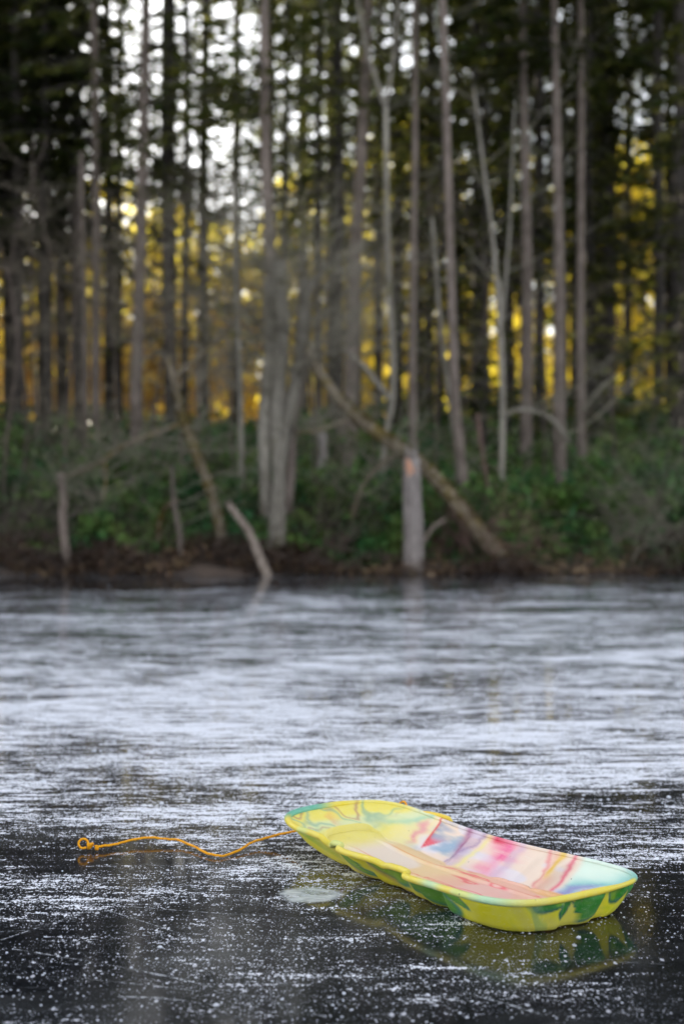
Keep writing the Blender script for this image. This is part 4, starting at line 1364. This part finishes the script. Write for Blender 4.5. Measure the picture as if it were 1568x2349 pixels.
def shade_woods():  # added out of view so the low sun misses ice and sled
    g = np.random.default_rng(62)
    V, F, n0 = [], [], 0
    m1, w1 = conifer_crown(1.0, 22, 3.6, 71, 11, .24, 14, .9)
    m2, w2 = conifer_crown(.6, 15, 3.0, 72, 11, .22, 14, .95)
    for m in (m1, m2):
        pass
    srcs = [m1.data(), m2.data()]
    spots = []
    for _ in range(95):
        spots.append((-7.5 - 50 * g.random(), 22 + 30 * g.random()))
    spots = [(x, y) for x, y in spots if x < -(y * .245 + 2.2)]
    spots += [(8 + 30 * g.random(), 22 + 26 * g.random()) for _ in range(24)]
    spots = [(x, y) for x, y in spots if abs(x) > y * .245 + 2.2]
    for i, (x, y) in enumerate(spots):
        v, f = srcs[i % 2]; s = .85 + .35 * g.random(); th = g.random() * 6.28
        c, si = math.cos(th) * s, math.sin(th) * s
        vv = np.stack([v[:, 0] * c - v[:, 1] * si + x, v[:, 0] * si + v[:, 1] * c + y, v[:, 2] * s + float(gz(x, y))], -1)
        V.append(vv); F.append(f + n0); n0 += len(vv)
    o = mesh_obj('shade_woods', np.vstack(V), np.vstack(F), M_FIR, None, False)
    tag(o, 'dense unseen conifers added beyond both sides of the view to shade the ice', 'woods', kind='stuff')


shade_woods()


# ------------------------------------------------------------------ marks and crumbs on the ice
def ice_details():
    g = np.random.default_rng(12)
    mb = MB()
    lines = []
    def pxg(x, y): d = FPX / (y - HZ); return np.array([(x - 784) / FPX * d, d])
    named = [((0, 2160), (420, 2030), .0030), ((30, 2180), (760, 2340), .0032), ((0, 2235), (560, 2290), .002), ((270, 2290), (430, 2300), .003), ((300, 2110), (560, 1985), .002),
             ((150, 1965), (300, 1975), .002), ((640, 2240), (1120, 2225), .003), ((900, 2135), (1000, 2133), .004), ((860, 2030), (1060, 2090), .002), ((0, 2035), (520, 2045), .002),
             ((430, 2050), (760, 2110), .002), ((560, 1960), (760, 1925), .0015), ((420, 1905), (640, 1990), .0015), ((700, 2020), (1000, 2140), .0015), ((1060, 2280), (1240, 2330), .004)]
    for a, b, w in named: lines.append((pxg(*a), pxg(*b), w))
    for _ in range(60):
        y = 2.5 + 5.5 * g.random() ** 1.5; x = (g.random() * 2 - 1) * (y * .3)
        L = .25 + 1.3 * g.random(); an = g.normal(-.05, .3)
        lines.append((np.array([x, y]), np.array([x + L * math.cos(an), y + L * math.sin(an)]), .0010 + .0014 * g.random()))
    for a, b, w in lines:
        n = 14; t = np.linspace(0, 1, n)[:, None]
        d = b - a; nn = np.array([-d[1], d[0]]) / np.linalg.norm(d)
        p = a + d * t + nn * (np.sin(t * np.pi) * g.normal(0, .04) * np.linalg.norm(d))
        ww = (w * (.35 + .65 * np.sin(np.linspace(.15, 3.0, n))))[:, None]
        v = np.concatenate([p - nn * ww, p + nn * ww]); v = np.hstack([v, np.full((len(v), 1), .0015)])
        i = np.arange(n - 1); mb.add(v, np.stack([i, i + 1, i + 1 + n, i + n], -1))
    tag(mb.build('skate_scratches', scratch_mat(), None, False), 'thin white scratches cut across the dark ice', 'scratches', kind='stuff')
    # snow crumbs
    mb = MB()
    ico = np.array([(0, 0, 1), (.9, 0, .1), (0, .9, .15), (-.9, 0, .1), (0, -.9, .15)], float)
    F = np.array([[0, 1, 2, 0], [0, 2, 3, 0], [0, 3, 4, 0], [0, 4, 1, 0]])
    cr = []
    nC = 13000
    yy = 2.4 + 5.0 * g.random(nC) ** 1.6; xx = (g.random(nC) * 2 - 1) * (yy * .30)
    sz = .0007 + .0020 * g.random(nC) ** 4
    big = g.random(nC) < .012; sz[big] *= 2.2
    keep = g.random(nC) < ss(.38, .68, fbm(np.stack([xx * .7, yy * 1.6], -1), 17, 2.2)) * .9 + .06
    xx, yy, sz = xx[keep], yy[keep], sz[keep]
    n2 = 2600
    y2 = 4.5 + 13 * g.random(n2); x2 = (g.random(n2) * 2 - 1) * (y2 * .28)
    k2 = g.random(n2) < ss(.42, .62, fbm(np.stack([x2 * .4, y2], -1), 19, .8))
    xx = np.concatenate([xx, x2[k2]]); yy = np.concatenate([yy, y2[k2]]); sz = np.concatenate([sz, (.002 + .007 * g.random(n2) ** 3)[k2]])
    nC = len(xx)
    V, Fc = [], []
    dome = []
    for k in range(6): dome.append((math.cos(k * 1.047), math.sin(k * 1.047), 0))
    for k in range(6): dome.append((.7 * math.cos(k * 1.047 + .3), .7 * math.sin(k * 1.047 + .3), .55))
    dome.append((0, 0, .8)); dome = np.array(dome)
    fq = [[k, (k + 1) % 6, 6 + (k + 1) % 6, 6 + k] for k in range(6)] + [[12, 6 + k, 6 + k + 1, 6 + (k + 2) % 6] for k in (0, 2, 4)]
    fq = np.array(fq)
    for i in range(nC):
        s = sz[i]; j = dome * (1 + .5 * (g.random((13, 1)) - .5)) * s * np.array([1.0 + .5 * g.random(), 1.0, 1.0])
        V.append(j + np.array([xx[i], yy[i], .0])); Fc.append(fq + 13 * i)
    o = mesh_obj('snow_crumbs', np.vstack(V), np.vstack(Fc), M_SNOW, None, True)
    tag(o, 'loose white snow crumbs scattered over the near ice', 'snow', kind='stuff')
    # frozen white bubble under the surface
    c = pxg(712, 2056); n = 60
    m = NT('frozen_bubble_white')
    co = m.n('ShaderNodeTexCoord').outputs['Object']
    nz = m.noise(co, 14, 4, .6); ns = m.noise(m.mapping(co, (1, 5, 1), (0, 0, .1)), 30, 3)
    m.l(m.mix(nz, (.62, .68, .68), (.78, .82, .82)), m.bsdf.inputs['Base Color']); m.bsdf.inputs['Roughness'].default_value = .12; m.bsdf.inputs['IOR'].default_value = 1.31
    at = m.n('ShaderNodeAttribute', attribute_name='tint')
    m.l(m.math('MULTIPLY', m.math('MULTIPLY', at.outputs['Fac'], m.mapr(nz, .3, .6, .45, .95)), m.mapr(ns, .35, .6, .65, 1)), m.bsdf.inputs['Alpha'])
    rings = [(0, .65), (.45, .72), (.74, .75), (.86, .45), (1.0, 0)]
    V, A = [], []
    for r, al in rings:
        for k in range(n):
            th = k / n * 6.28318; rr = r * .079 * (1 + .06 * math.sin(3 * th + 1) + .04 * math.sin(5 * th) + .02 * math.sin(11 * th))
            V.append((rr * 1.12 * math.cos(th), rr * math.sin(th), 0)); A.append((al,) * 3)
    f = [[a * n + k, a * n + (k + 1) % n, (a + 1) * n + (k + 1) % n, (a + 1) * n + k] for a in range(4) for k in range(n)]
    o = mesh_obj('frozen_bubble', np.array(V), np.array(f), m.m, None, False, np.array(A))
    o.location = (c[0], c[1], .0022)
    tag(o, 'round milky white bubble frozen in the dark ice in front of the sled', 'ice bubble')


ice_details()
